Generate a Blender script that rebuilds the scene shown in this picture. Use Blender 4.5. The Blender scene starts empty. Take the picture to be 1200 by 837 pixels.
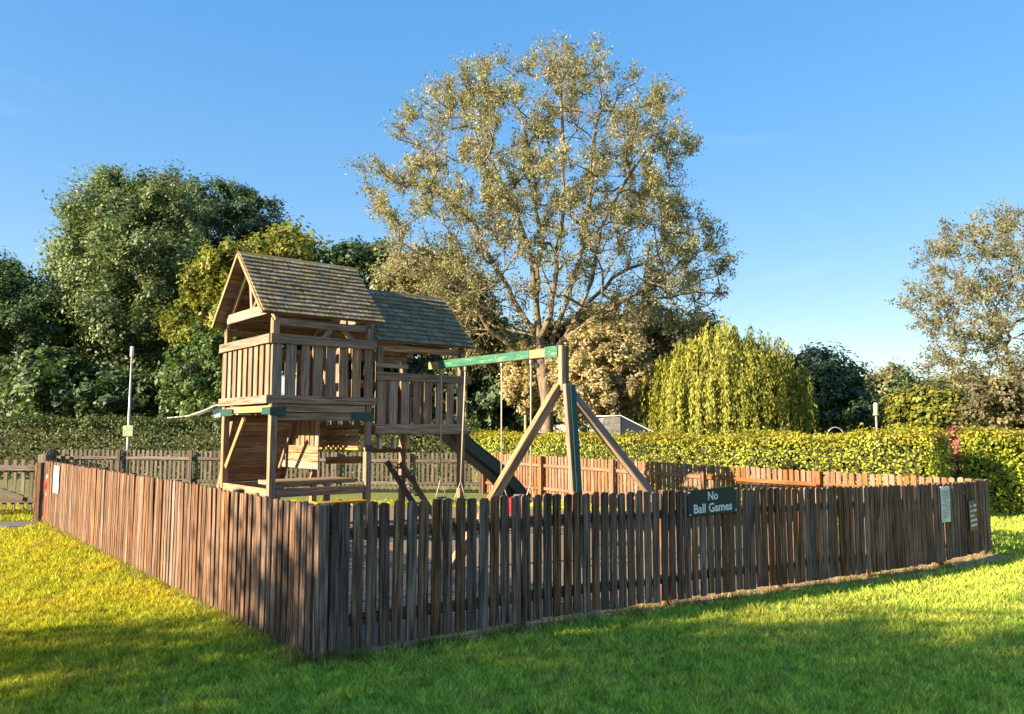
import bpy, bmesh, math, random
import numpy as np
from mathutils import Vector, Matrix, noise

# ------------------------------------------------------------------ camera, world, sun, exposure
scene = bpy.context.scene
R = math.radians
F = 930.0                      # focal length in pixels of the 1200 px wide photograph
PITCH = math.atan(86.5 / F)
EYE = 1.62
cam_d = bpy.data.cameras.new("camera")
cam = bpy.data.objects.new("camera", cam_d)
scene.collection.objects.link(cam)
cam.location = (0, 0, EYE)
cam.rotation_euler = (R(90) + PITCH, 0, 0)
cam_d.sensor_width = 36
cam_d.lens = 36 * F / 1200
cam_d.clip_end = 2000
cam_d.clip_start = 0.1
scene.camera = cam

SUN_AZ, SUN_EL = -118.5, 19.0
w = bpy.data.worlds.new("World")
scene.world = w
w.use_nodes = True
nt = w.node_tree
nt.nodes.clear()
sky = nt.nodes.new("ShaderNodeTexSky")
sky.sky_type = 'NISHITA'
sky.sun_disc = False
sky.sun_elevation = R(SUN_EL)
sky.sun_rotation = R(SUN_AZ % 360)
sky.air_density = 1.0
sky.dust_density = 0.4
sky.ozone_density = 2.0
hs = nt.nodes.new("ShaderNodeHueSaturation")
hs.inputs['Saturation'].default_value = 2.6
hs.inputs['Hue'].default_value = 0.512
bg = nt.nodes.new("ShaderNodeBackground")
bg.inputs['Strength'].default_value = 0.138
wo = nt.nodes.new("ShaderNodeOutputWorld")
gm = nt.nodes.new("ShaderNodeGamma")
gm.inputs['Gamma'].default_value = 0.36
nt.links.new(sky.outputs[0], gm.inputs['Color'])
nt.links.new(gm.outputs[0], hs.inputs['Color'])
# a trace of thin high cirrus over the whole sky
geo = nt.nodes.new("ShaderNodeTexCoord")
cm = nt.nodes.new("ShaderNodeMapping"); cm.inputs['Scale'].default_value = (1.6, 1.6, 6.0); cm.inputs['Location'].default_value = (3.1, 0.4, 0.9)
cn = nt.nodes.new("ShaderNodeTexNoise"); cn.inputs['Scale'].default_value = 2.2; cn.inputs['Detail'].default_value = 9; cn.inputs['Distortion'].default_value = 0.7
cr = nt.nodes.new("ShaderNodeMapRange"); cr.inputs['From Min'].default_value = 0.60; cr.inputs['From Max'].default_value = 0.90; cr.inputs['To Max'].default_value = 0.04
cx = nt.nodes.new("ShaderNodeMix"); cx.data_type = 'RGBA'; cx.inputs['B'].default_value = (5.0, 5.3, 5.8, 1)
nt.links.new(geo.outputs['Generated'], cm.inputs[0]); nt.links.new(cm.outputs[0], cn.inputs['Vector']); nt.links.new(cn.outputs['Fac'], cr.inputs[0])
nt.links.new(cr.outputs[0], cx.inputs['Factor']); nt.links.new(hs.outputs[0], cx.inputs['A'])
nt.links.new(cx.outputs['Result'], bg.inputs[0])
nt.links.new(bg.outputs[0], wo.inputs[0])

sun_d = bpy.data.lights.new("sun", 'SUN')
sun_d.energy = 4.2
sun_d.angle = R(0.5)
sun_d.color = (1.0, 0.80, 0.55)
sun = bpy.data.objects.new("sun", sun_d)
scene.collection.objects.link(sun)
SV = Vector((math.sin(R(SUN_AZ)) * math.cos(R(SUN_EL)), math.cos(R(SUN_AZ)) * math.cos(R(SUN_EL)), math.sin(R(SUN_EL))))
sun.rotation_euler = SV.to_track_quat('Z', 'Y').to_euler()
sun.location = (-20, -10, 20)

scene.view_settings.view_transform = 'Standard'
scene.view_settings.look = 'None'
scene.view_settings.exposure = 2.15
scene.view_settings.gamma = 1.0
scene.cycles.max_bounces = 6
scene.cycles.transparent_max_bounces = 6

# ------------------------------------------------------------------ helpers
COL = scene.collection
rng = np.random.default_rng(7)
rnd = random.Random(11)

def P(px, py, Y):
    """world point on the sight line of photograph pixel (px, py) at world distance y = Y"""
    a = (px - 600) / F
    b = (418.5 - py) / F
    d = np.array([a, math.cos(PITCH) - b * math.sin(PITCH), math.sin(PITCH) + b * math.cos(PITCH)])
    return np.array([0, 0, EYE]) + d * (Y / d[1])

def sstep(t):
    t = np.clip(t, 0, 1)
    return t * t * (3 - 2 * t)

def ground_z(x, y):
    x = np.asarray(x, float); y = np.asarray(y, float)
    return -0.19 * sstep((x + 1.3) / 8.4) - 0.08 * sstep((y - 12) / 10) * sstep((x + 12) / 10)

def gz(x, y):
    return float(ground_z(x, y))

def tag(o, label=None, cat=None, group=None, kind=None):
    if label: o['label'] = label
    if cat: o['category'] = cat
    if group: o['group'] = group
    if kind: o['kind'] = kind
    return o

def link(name, me, mat=None, parent=None):
    o = bpy.data.objects.new(name, me)
    COL.objects.link(o)
    if mat is not None and me is not None and len(me.materials) == 0:
        me.materials.append(mat)
    if parent is not None:
        o.parent = parent
    return o

def empty(name, loc=(0, 0, 0), rotz=0.0):
    o = bpy.data.objects.new(name, None)
    o.empty_display_size = 0.2
    COL.objects.link(o)
    o.location = loc
    o.rotation_euler = (0, 0, rotz)
    return o

def np_mesh(name, verts, faces, cols=None, smooth=False):
    """verts (N,3), faces (M,k) all of one size, cols (N,3)"""
    me = bpy.data.meshes.new(name)
    verts = np.ascontiguousarray(verts, dtype=np.float32)
    faces = np.ascontiguousarray(faces, dtype=np.int32)
    m, k = faces.shape
    me.vertices.add(len(verts)); me.vertices.foreach_set('co', verts.ravel())
    me.loops.add(m * k); me.loops.foreach_set('vertex_index', faces.ravel())
    me.polygons.add(m)
    me.polygons.foreach_set('loop_start', np.arange(0, m * k, k, dtype=np.int32))
    me.polygons.foreach_set('loop_total', np.full(m, k, dtype=np.int32))
    if smooth:
        me.polygons.foreach_set('use_smooth', np.ones(m, dtype=bool))
    if cols is not None:
        ca = me.color_attributes.new('tint', 'FLOAT_COLOR', 'POINT')
        c4 = np.ones((len(verts), 4), np.float32); c4[:, :3] = cols
        ca.data.foreach_set('color', c4.ravel())
    me.update(calc_edges=True)
    return me

# ------------------------------------------------------------------ materials
def new_mat(name):
    m = bpy.data.materials.new(name); m.use_nodes = True
    n = m.node_tree; b = n.nodes['Principled BSDF']
    return m, n, b

def ramp(n, stops):
    r = n.nodes.new('ShaderNodeValToRGB')
    e = r.color_ramp.elements
    while len(e) > 2: e.remove(e[-1])
    e[0].position, e[0].color = stops[0][0], (*stops[0][1], 1)
    e[1].position, e[1].color = stops[1][0], (*stops[1][1], 1)
    for p, c in stops[2:]:
        x = e.new(p); x.color = (*c, 1)
    return r

def wood(name, dark, mid, light, grey, grey_amt=0.4, var=0.5, rough=0.8, green=0.0):
    """boards run along their own X; grain, knots and greyed patches, tone changes from board to board"""
    m, n, b = new_mat(name)
    L = n.links.new
    tc = n.nodes.new('ShaderNodeTexCoord'); oi = n.nodes.new('ShaderNodeObjectInfo')
    off = n.nodes.new('ShaderNodeVectorMath'); off.operation = 'MULTIPLY_ADD'
    off.inputs[1].default_value = (37, 91, 53)
    L(oi.outputs['Random'], off.inputs[0]); L(tc.outputs['Object'], off.inputs[2])
    mp = n.nodes.new('ShaderNodeMapping'); mp.inputs['Scale'].default_value = (2.2, 46, 46)
    L(off.outputs[0], mp.inputs[0])
    g = n.nodes.new('ShaderNodeTexNoise'); g.inputs['Scale'].default_value = 1.0; g.inputs['Detail'].default_value = 6; g.inputs['Roughness'].default_value = 0.65
    L(mp.outputs[0], g.inputs['Vector'])
    r = ramp(n, [(0.36, dark), (0.66, light), (0.5, mid)])
    L(g.outputs['Fac'], r.inputs[0])
    mp2 = n.nodes.new('ShaderNodeMapping'); mp2.inputs['Scale'].default_value = (1.6, 7, 7)
    L(off.outputs[0], mp2.inputs[0])
    g2 = n.nodes.new('ShaderNodeTexNoise'); g2.inputs['Scale'].default_value = 1.0; g2.inputs['Detail'].default_value = 4
    L(mp2.outputs[0], g2.inputs['Vector'])
    r2 = ramp(n, [(0.42, (0, 0, 0)), (0.66, (1, 1, 1))])
    L(g2.outputs['Fac'], r2.inputs[0])
    ga = n.nodes.new('ShaderNodeMath'); ga.operation = 'MULTIPLY'; ga.inputs[1].default_value = grey_amt
    L(r2.outputs[0], ga.inputs[0])
    mx = n.nodes.new('ShaderNodeMix'); mx.data_type = 'RGBA'
    L(ga.outputs[0], mx.inputs['Factor']); L(r.outputs[0], mx.inputs['A']); mx.inputs['B'].default_value = (*grey, 1)
    # board to board value and hue
    v = n.nodes.new('ShaderNodeMapRange'); v.inputs['To Min'].default_value = 1 - var * 0.6; v.inputs['To Max'].default_value = 1 + var * 0.7
    L(oi.outputs['Random'], v.inputs[0])
    h = n.nodes.new('ShaderNodeHueSaturation')
    L(v.outputs[0], h.inputs['Value']); L(mx.outputs['Result'], h.inputs['Color'])
    r3 = n.nodes.new('ShaderNodeMath'); r3.operation = 'MULTIPLY'; r3.inputs[1].default_value = 7.31
    fr = n.nodes.new('ShaderNodeMath'); fr.operation = 'FRACT'
    L(oi.outputs['Random'], r3.inputs[0]); L(r3.outputs[0], fr.inputs[0])
    v2 = n.nodes.new('ShaderNodeMapRange'); v2.inputs['To Min'].default_value = 0.7; v2.inputs['To Max'].default_value = 1.2
    L(fr.outputs[0], v2.inputs[0]); L(v2.outputs[0], h.inputs['Saturation'])
    L(h.outputs[0], b.inputs['Base Color'])
    b.inputs['Roughness'].default_value = rough
    b.inputs['Specular IOR Level'].default_value = 0.25
    bp = n.nodes.new('ShaderNodeBump'); bp.inputs['Strength'].default_value = 0.55; bp.inputs['Distance'].default_value = 0.004
    L(g.outputs['Fac'], bp.inputs['Height']); L(bp.outputs[0], b.inputs['Normal'])
    return m

def plain(name, col, rough=0.6, metal=0.0, noise_amt=0.15, scale=12, bump=0.0):
    m, n, b = new_mat(name)
    L = n.links.new
    tc = n.nodes.new('ShaderNodeTexCoord')
    g = n.nodes.new('ShaderNodeTexNoise'); g.inputs['Scale'].default_value = scale; g.inputs['Detail'].default_value = 5
    L(tc.outputs['Object'], g.inputs['Vector'])
    a = tuple(c * (1 - noise_amt) for c in col); c2 = tuple(min(1, c * (1 + noise_amt)) for c in col)
    r = ramp(n, [(0.3, a), (0.7, c2)])
    L(g.outputs['Fac'], r.inputs[0]); L(r.outputs[0], b.inputs['Base Color'])
    b.inputs['Roughness'].default_value = rough; b.inputs['Metallic'].default_value = metal
    if bump:
        bp = n.nodes.new('ShaderNodeBump'); bp.inputs['Strength'].default_value = bump; bp.inputs['Distance'].default_value = 0.02
        L(g.outputs['Fac'], bp.inputs['Height']); L(bp.outputs[0], b.inputs['Normal'])
    return m

def leaf_mat(name, trans=0.35, rough=0.55):
    m, n, b = new_mat(name)
    L = n.links.new
    at = n.nodes.new('ShaderNodeAttribute'); at.attribute_name = 'tint'
    L(at.outputs['Color'], b.inputs['Base Color'])
    b.inputs['Roughness'].default_value = rough
    b.inputs['Specular IOR Level'].default_value = 0.3
    t = n.nodes.new('ShaderNodeBsdfTranslucent')
    mu = n.nodes.new('ShaderNodeMix'); mu.data_type = 'RGBA'; mu.blend_type = 'MULTIPLY'; mu.inputs['Factor'].default_value = 1
    L(at.outputs['Color'], mu.inputs['A']); mu.inputs['B'].default_value = (1.5, 1.6, 0.7, 1)
    L(mu.outputs['Result'], t.inputs['Color'])
    ms = n.nodes.new('ShaderNodeMixShader'); ms.inputs[0].default_value = trans
    L(b.outputs[0], ms.inputs[1]); L(t.outputs[0], ms.inputs[2])
    L(ms.outputs[0], n.nodes['Material Output'].inputs['Surface'])
    return m

def bark_mat(name, a, c):
    m, n, b = new_mat(name)
    L = n.links.new
    tc = n.nodes.new('ShaderNodeTexCoord')
    mp = n.nodes.new('ShaderNodeMapping'); mp.inputs['Scale'].default_value = (9, 9, 2)
    L(tc.outputs['Object'], mp.inputs[0])
    g = n.nodes.new('ShaderNodeTexNoise'); g.inputs['Scale'].default_value = 1; g.inputs['Detail'].default_value = 8
    L(mp.outputs[0], g.inputs['Vector'])
    r = ramp(n, [(0.3, a), (0.7, c)])
    L(g.outputs['Fac'], r.inputs[0]); L(r.outputs[0], b.inputs['Base Color'])
    b.inputs['Roughness'].default_value = 0.9
    bp = n.nodes.new('ShaderNodeBump'); bp.inputs['Strength'].default_value = 0.8; bp.inputs['Distance'].default_value = 0.03
    L(g.outputs['Fac'], bp.inputs['Height']); L(bp.outputs[0], b.inputs['Normal'])
    return m

M_FENCE = wood('stained_fence_wood', (0.018, 0.009, 0.005), (0.125, 0.066, 0.040), (0.32, 0.19, 0.115), (0.17, 0.115, 0.08), 0.35, 0.5)
M_FENCE_O = wood('orange_fence_wood', (0.09, 0.042, 0.022), (0.21, 0.10, 0.052), (0.31, 0.16, 0.085), (0.22, 0.14, 0.09), 0.35, 0.3)
M_FENCE_G = wood('grey_fence_wood', (0.035, 0.027, 0.021), (0.115, 0.09, 0.07), (0.21, 0.17, 0.13), (0.15, 0.13, 0.105), 0.5, 0.5)
M_TOWER = wood('tower_wood', (0.08, 0.05, 0.03), (0.26, 0.165, 0.095), (0.43, 0.29, 0.175), (0.22, 0.175, 0.135), 0.5, 0.4)
M_GOLD = wood('golden_wood', (0.28, 0.15, 0.04), (0.45, 0.26, 0.07), (0.55, 0.34, 0.10), (0.4, 0.28, 0.12), 0.2, 0.2)
M_SHAKE = wood('shingle_wood', (0.08, 0.06, 0.03), (0.27, 0.205, 0.11), (0.42, 0.33, 0.19), (0.20, 0.165, 0.09), 0.45, 0.35)
M_SHAKE2 = wood('olive_shingle_wood', (0.06, 0.05, 0.03), (0.20, 0.165, 0.095), (0.33, 0.27, 0.165), (0.14, 0.125, 0.06), 0.5, 0.35)  # darker, more olive shingle tone for the lower roof
M_GREEN = plain('green_metal', (0.004, 0.050, 0.040), 0.55, 0.0, 0.25, 20)
M_GREENB = plain('bright_green_beam', (0.012, 0.15, 0.085), 0.5, 0.0, 0.35, 9)
def worn_paint(name, paint, under):
    m, n, b = new_mat(name); L = n.links.new
    tc = n.nodes.new('ShaderNodeTexCoord'); mp = n.nodes.new('ShaderNodeMapping'); mp.inputs['Scale'].default_value = (3, 22, 22)
    g = n.nodes.new('ShaderNodeTexNoise'); g.inputs['Scale'].default_value = 1; g.inputs['Detail'].default_value = 7; g.inputs['Roughness'].default_value = .7
    L(tc.outputs['Object'], mp.inputs[0]); L(mp.outputs[0], g.inputs['Vector'])
    r = ramp(n, [(0.34, tuple(c * .5 for c in paint)), (0.5, paint), (0.58, tuple(min(1, c * 1.5) for c in paint)), (0.66, under)])
    L(g.outputs['Fac'], r.inputs[0]); L(r.outputs[0], b.inputs['Base Color']); b.inputs['Roughness'].default_value = .65
    bp = n.nodes.new('ShaderNodeBump'); bp.inputs['Strength'].default_value = .4; bp.inputs['Distance'].default_value = .003
    L(g.outputs['Fac'], bp.inputs['Height']); L(bp.outputs[0], b.inputs['Normal'])
    return m
M_GREENB = worn_paint('worn_green_beam_paint', (0.016, 0.115, 0.065), (0.22, 0.18, 0.09))
M_DKGREEN = plain('dark_green_plastic', (0.004, 0.028, 0.022), 0.5, 0.0, 0.15, 3)
M_BOLT = plain('pale_bolt_metal', (0.55, 0.55, 0.5), 0.35, 0.8, 0.1)
M_RUST = plain('rusty_nail_head', (0.10, 0.045, 0.025), 0.7, 0.3, 0.4, 80)
M_ROPE = plain('pale_rope', (0.42, 0.36, 0.27), 0.9, 0, 0.3, 60)
M_RED = plain('red_plastic', (0.55, 0.02, 0.035), 0.4, 0, 0.1)
M_WHITE = plain('white_sheet', (0.72, 0.72, 0.70), 0.5, 0, 0.06, 5)
M_GREYW = plain('grey_white_board', (0.66, 0.68, 0.62), 0.5, 0, 0.15, 6)
M_SIGN = plain('dark_green_sign_plate', (0.002, 0.020, 0.015), 0.6, 0, 0.1, 5)
M_DSIGN = plain('dark_sign_plate', (0.035, 0.05, 0.045), 0.45, 0, 0.15, 5)
M_INK = plain('dark_ink', (0.06, 0.07, 0.07), 0.6, 0, 0.1)
M_LETTER = plain('white_letter_paint', (0.8, 0.8, 0.78), 0.5, 0, 0.03)
M_METAL = plain('galvanised_pole', (0.42, 0.44, 0.42), 0.45, 0.5, 0.15, 15)
M_CANVAS = plain('grey_canvas', (0.17, 0.165, 0.16), 0.8, 0, 0.45, 9, 0.2)
M_NAVY = plain('navy_canvas', (0.006, 0.014, 0.035), 0.9, 0, 0.15, 3, 0.2)
M_LEAF = leaf_mat('leaf', 0.35)
M_LEAFD = leaf_mat('dense_leaf', 0.22)
M_BLADE = leaf_mat('grass_blade', 0.35, 0.6)
M_BARKP = bark_mat('pale_bark', (0.17, 0.125, 0.075), (0.42, 0.33, 0.21))
M_BARKD = bark_mat('dark_bark', (0.05, 0.042, 0.03), (0.14, 0.115, 0.085))
M_BARKG = bark_mat('grey_tan_bark', (0.085, 0.068, 0.045), (0.25, 0.20, 0.135))
M_BARKY = bark_mat('olive_bark', (0.10, 0.09, 0.05), (0.26, 0.22, 0.14))

def ground_mat():
    m, n, b = new_mat('lawn_soil_and_turf')
    L = n.links.new
    tc = n.nodes.new('ShaderNodeTexCoord')
    g = n.nodes.new('ShaderNodeTexNoise'); g.inputs['Scale'].default_value = 0.55; g.inputs['Detail'].default_value = 6
    L(tc.outputs['Object'], g.inputs['Vector'])
    g2 = n.nodes.new('ShaderNodeTexNoise'); g2.inputs['Scale'].default_value = 28; g2.inputs['Detail'].default_value = 6
    L(tc.outputs['Object'], g2.inputs['Vector'])
    r = ramp(n, [(0.35, (0.13, 0.19, 0.03)), (0.65, (0.21, 0.22, 0.04))])
    L(g.outputs['Fac'], r.inputs[0])
    r2 = ramp(n, [(0.3, (0.4, 0.42, 0.4)), (0.75, (1.5, 1.45, 1.3))])
    L(g2.outputs['Fac'], r2.inputs[0])
    mx = n.nodes.new('ShaderNodeMix'); mx.data_type = 'RGBA'; mx.blend_type = 'MULTIPLY'; mx.inputs['Factor'].default_value = 1
    L(r.outputs[0], mx.inputs['A']); L(r2.outputs[0], mx.inputs['B'])
    L(mx.outputs['Result'], b.inputs['Base Color'])
    b.inputs['Roughness'].default_value = 0.95
    bp = n.nodes.new('ShaderNodeBump'); bp.inputs['Strength'].default_value = 0.9; bp.inputs['Distance'].default_value = 0.04
    L(g2.outputs['Fac'], bp.inputs['Height']); L(bp.outputs[0], b.inputs['Normal'])
    return m
M_LAWN = ground_mat()

# ------------------------------------------------------------------ boards
_bc = {}
def board_mesh(l, wd, t, mat, bev=0.004, top=None):
    key = (round(l, 2), round(wd, 3), round(t, 3), mat.name, bev)
    if key in _bc: return _bc[key]
    bm = bmesh.new()
    bmesh.ops.create_cube(bm, size=1)
    for v in bm.verts:
        v.co = Vector((v.co.x * l, v.co.y * wd, v.co.z * t))
    if bev:
        bmesh.ops.bevel(bm, geom=list(bm.edges), offset=bev, segments=1, affect='EDGES', clamp_overlap=True)
    me = bpy.data.meshes.new('board_mesh'); bm.to_mesh(me); bm.free()
    me.materials.append(mat)
    _bc[key] = me
    return me

def frame(p0, p1, wdir):
    a = Vector(p0); c = Vector(p1)
    x = (c - a).normalized()
    y = Vector(wdir); y = (y - x * y.dot(x)).normalized()
    z = x.cross(y)
    m = Matrix(((x.x, y.x, z.x), (x.y, y.y, z.y), (x.z, y.z, z.z))).to_4x4()
    m.translation = (a + c) / 2
    return m, (c - a).length

def board(name, p0, p1, wd, t, wdir, mat, parent, bev=0.004):
    """a board from p0 to p1 (parent's space): width wd along wdir, thickness t across it"""
    m, l = frame(p0, p1, wdir)
    o = link(name, board_mesh(l, wd, t, mat, bev), None, parent)
    o.matrix_local = m
    return o

def tube_mesh(name, pts, rad, sides=8, mat=None):
    pts = [np.array(p, float) for p in pts]
    V, Fc = [], []
    n = len(pts)
    if not hasattr(rad, '__len__'): rad = [rad] * n
    for i, p in enumerate(pts):
        d = pts[min(i + 1, n - 1)] - pts[max(i - 1, 0)]
        d = d / (np.linalg.norm(d) + 1e-9)
        a = np.cross(d, [0.31, 0.27, 0.91]);
        if np.linalg.norm(a) < 0.05: a = np.cross(d, [1, 0, 0])
        a /= np.linalg.norm(a); bb = np.cross(d, a)
        for k in range(sides):
            th = 2 * math.pi * k / sides
            V.append(p + rad[i] * (math.cos(th) * a + math.sin(th) * bb))
    for i in range(n - 1):
        for k in range(sides):
            Fc.append((i * sides + k, i * sides + (k + 1) % sides, (i + 1) * sides + (k + 1) % sides, (i + 1) * sides + k))
    me = bpy.data.meshes.new(name)
    me.from_pydata([tuple(v) for v in V], [], Fc + [tuple(range(sides))[::-1], tuple(range((n - 1) * sides, n * sides))])
    me.polygons.foreach_set('use_smooth', np.ones(len(me.polygons), dtype=bool))
    me.update()
    if mat: me.materials.append(mat)
    return me

# ------------------------------------------------------------------ fence geometry (world plan)
A = np.array([-1.346, 5.69]); K = np.array([5.75, 10.75]); B = np.array([7.02, 11.85])
C = np.array([-0.75, 21.9]); D = np.array([-8.19, 14.1]); E = np.array([-12.9, 22.3])

def in_poly(x, y, poly):
    inside = np.zeros(x.shape, bool)
    n = len(poly)
    for i in range(n):
        x0, y0 = poly[i]; x1, y1 = poly[(i + 1) % n]
        c = ((y0 > y) != (y1 > y)) & (x < (x1 - x0) * (y - y0) / (y1 - y0 + 1e-12) + x0)
        inside ^= c
    return inside
YARD = [A, K, B, C, E, D]

# ------------------------------------------------------------------ ground
def build_ground():
    xs = np.concatenate([[-700, -300, -120, -60], np.arange(-30, 31, 1.0), [60, 120, 300, 700]])
    ys = np.concatenate([[-300, -100, -40], np.arange(-20, 41, 1.0), [60, 100, 200, 450, 900]])
    X, Y = np.meshgrid(xs, ys)
    Z = ground_z(X, Y)
    V = np.stack([X.ravel(), Y.ravel(), Z.ravel()], 1)
    nx = len(xs); Fc = []
    for j in range(len(ys) - 1):
        for i in range(nx - 1):
            a = j * nx + i
            Fc.append((a, a + 1, a + nx + 1, a + nx))
    o = link('ground', np_mesh('ground', V, np.array(Fc), None, True), M_LAWN)
    tag(o, kind='structure')
build_ground()

def sheet(name, poly, lift, mat, step=0.7):
    """a thin sheet following the ground inside poly"""
    bm = bmesh.new()
    vs = [bm.verts.new((p[0], p[1], 0)) for p in poly]
    f = bm.faces.new(vs)
    x0, x1 = min(p[0] for p in poly), max(p[0] for p in poly)
    y0, y1 = min(p[1] for p in poly), max(p[1] for p in poly)
    for x in np.arange(math.floor(x0), x1, 1.0):
        bmesh.ops.bisect_plane(bm, geom=list(bm.verts) + list(bm.edges) + list(bm.faces), plane_co=(x, 0, 0), plane_no=(1, 0, 0))
    for y in np.arange(math.floor(y0), y1, 1.0):
        bmesh.ops.bisect_plane(bm, geom=list(bm.verts) + list(bm.edges) + list(bm.faces), plane_co=(0, y, 0), plane_no=(0, 1, 0))
    bmesh.ops.triangulate(bm, faces=list(bm.faces))
    for v in bm.verts:
        v.co.z = gz(v.co.x, v.co.y) + lift
    me = bpy.data.meshes.new(name); bm.to_mesh(me); bm.free()
    for p in me.polygons:
        if p.normal.z < 0: p.flip()
    return tag(link(name, me, mat), kind='structure')

M_CHIP = plain('pale_play_surface', (0.20, 0.155, 0.105), 0.95, 0, 0.5, 45, 0.8)
M_PATH = plain('grey_path_tarmac', (0.12, 0.12, 0.125), 0.9, 0, 0.25, 60, 0.5)
M_DIRT = plain('dry_bare_earth', (0.40, 0.26, 0.14), 0.95, 0, 0.4, 30, 0.8)
CHIP = [A + [0.12, 0.25], K + [-0.2, 0.1], B + [-0.3, 0.0], [3.4, 16.6], [-2.0, 17.6], [-8.6, 17.2], D + [0.2, 0.2]]
sheet('play_surface', CHIP, 0.006, M_CHIP)
# bare strip where the mower does not reach, just outside the front right fence
nrm = np.array([0.58, -0.81])
STRIP = [A + nrm * 0.02, A + nrm * 0.10, np.array([1.2, 7.55]) + nrm * 0.12, np.array([3.6, 9.26]) + nrm * 0.22, K + nrm * 0.26, B + np.array([0.22, -0.22]), B + np.array([0.2, 0.0]), B + np.array([-0.25, 0.25]), K + nrm * -0.35, A + nrm * -0.2 + np.array([.2, .1])]
sheet('bare_earth_strip', STRIP, 0.008, M_DIRT)
sheet('path', [(-20, 13.35), (-8.8, 13.45), (-8.3, 13.75), (-8.3, 14.3), (-9.1, 14.45), (-20, 14.25)], 0.010, M_PATH)

# ------------------------------------------------------------------ grass blades (numpy, one triangle each)
def blades(name, n, ymin, ymax, spread, size, yexp=2.0, mask=None):
    u = rng.random(n)
    k = 1 - yexp
    y = (ymin ** k + u * (ymax ** k - ymin ** k)) ** (1 / k)
    x = (rng.random(n) * 2 - 1) * spread * y
    if mask is not None:
        m = mask(x, y); x = x[m]; y = y[m]
    n = len(x)
    z = ground_z(x, y)
    lod = np.clip(y / 6.0, 0.9, 3.2)
    h = size * (0.55 + 0.9 * rng.random(n)) * (0.75 + 0.25 * lod)
    # clumpy sward: low frequency length and colour
    def lf(s, a, b): return np.sin(x * s + a + 1.7 * np.sin(y * s * 0.7 + b)) * np.sin(y * s * 1.1 + b + 1.3 * np.sin(x * s * 0.6 + a))
    c1 = lf(1.1, 0.4, 2.0); c2 = lf(3.7, 1.0, 0.3); c3 = lf(9.0, 2.2, 1.4); c4 = lf(23.0, 0.3, 0.9)
    h *= np.clip(1 + 0.25 * c3 + 0.40 * c4, .3, 2)
    th = rng.random(n) * 2 * math.pi
    lean = (0.25 + 0.9 * rng.random(n)) * h
    la = rng.random(n) * 2 * math.pi + 0.8 * c2
    wd = 0.0046 * lod * (0.7 + 0.8 * rng.random(n))
    base = np.stack([x, y, z - 0.004], 1)
    side = np.stack([np.cos(th) * wd, np.sin(th) * wd, np.zeros(n)], 1)
    tip = base + np.stack([np.cos(la) * lean, np.sin(la) * lean, h], 1)
    V = np.stack([base - side, base + side, tip], 1).reshape(-1, 3)
    Fc = np.arange(3 * n).reshape(-1, 3)
    t = np.clip(0.40 + 0.28 * c1 + 0.18 * c2 + 0.16 * c3 + 0.3 * (rng.random(n) - 0.5), 0, 1)[:, None]
    # sun and shade painted into turf colour: yellow lit side left, lifted green elsewhere
    litx = sstep((-0.6 - x + 0.15 * (y - 6)) / 3.5)[:, None]
    colg = np.array([0.31, 0.43, 0.060]) * (1 - t) + np.array([0.52, 0.52, 0.090]) * t
    coly = np.array([0.27, 0.31, 0.016]) * (1 - t) + np.array([0.48, 0.38, 0.016]) * t
    col = colg * (1 - litx) + coly * litx
    # straw
    s = (rng.random(n) < 0.08 + 0.08 * c2 + .05 * c4)[:, None]
    col = np.where(s, np.array([0.30, 0.24, 0.09]), col)
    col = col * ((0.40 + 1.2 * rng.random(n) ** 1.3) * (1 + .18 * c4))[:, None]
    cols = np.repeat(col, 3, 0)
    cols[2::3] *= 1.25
    me = np_mesh(name, V, Fc, cols)
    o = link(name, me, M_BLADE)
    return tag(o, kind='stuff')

def lawn_mask(x, y):
    yard = in_poly(x, y, YARD)
    inchip = in_poly(x, y, CHIP)
    strip = in_poly(x, y, STRIP) & (rng.random(x.shape) < 0.93)
    path = (x < -8.2) & (y > 13.35) & (y < 14.4)
    far_in = yard & ~inchip
    return (~yard | far_in) & ~path & ~strip
g = blades('lawn_grass', 850000, 4.0, 19.0, 0.80, 0.042, 1.9, lawn_mask)
tag(g, 'short mown green and yellow lawn grass around the fenced play area', 'grass')

def fence_tufts():
    """longer grass and straw left uncut along the foot of the fences"""
    xs, ys = [], []
    for a, b, n, off in ((A, D, 9000, -1), (A, K, 9000, 1), (K, B, 300, 1)):
        t = rng.random(n) ** 1.8
        d = b - a; l = np.linalg.norm(d); nn = np.array([d[1], -d[0]]) / l * off
        o = np.abs(rng.normal(0.03, 0.07, n))
        keep = (np.sin(t * l * 9) + np.sin(t * l * 23 + 1) + rng.normal(0, 1.0, n)) > -0.2
        p = a + d * t[:, None] + nn * o[:, None]
        xs.append(p[keep, 0]); ys.append(p[keep, 1])
    x = np.concatenate(xs); y = np.concatenate(ys); n = len(x)
    z = ground_z(x, y); h = 0.04 + 0.10 * rng.random(n) ** 2; th = rng.random(n) * 6.28
    wd = 0.0035
    base = np.stack([x, y, z], 1); side = np.stack([np.cos(th), np.sin(th), 0 * th], 1) * wd
    la = rng.random(n) * 6.28; le = h * (0.2 + 0.9 * rng.random(n))
    tip = base + np.stack([np.cos(la) * le, np.sin(la) * le, h], 1)
    V = np.stack([base - side, base + side, tip], 1).reshape(-1, 3)
    c = np.where((rng.random(n) < 0.45)[:, None], np.array([0.34, 0.27, 0.11]), np.array([0.11, 0.15, 0.02])) * (0.7 + 0.6 * rng.random(n))[:, None]
    o = link('fence_foot_grass', np_mesh('fence_foot_grass', V, np.arange(3 * n).reshape(-1, 3), np.repeat(c, 3, 0)), M_BLADE)
    tag(o, 'longer straw and green grass left uncut along the foot of the fence', 'grass', kind='stuff')
fence_tufts()

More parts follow.
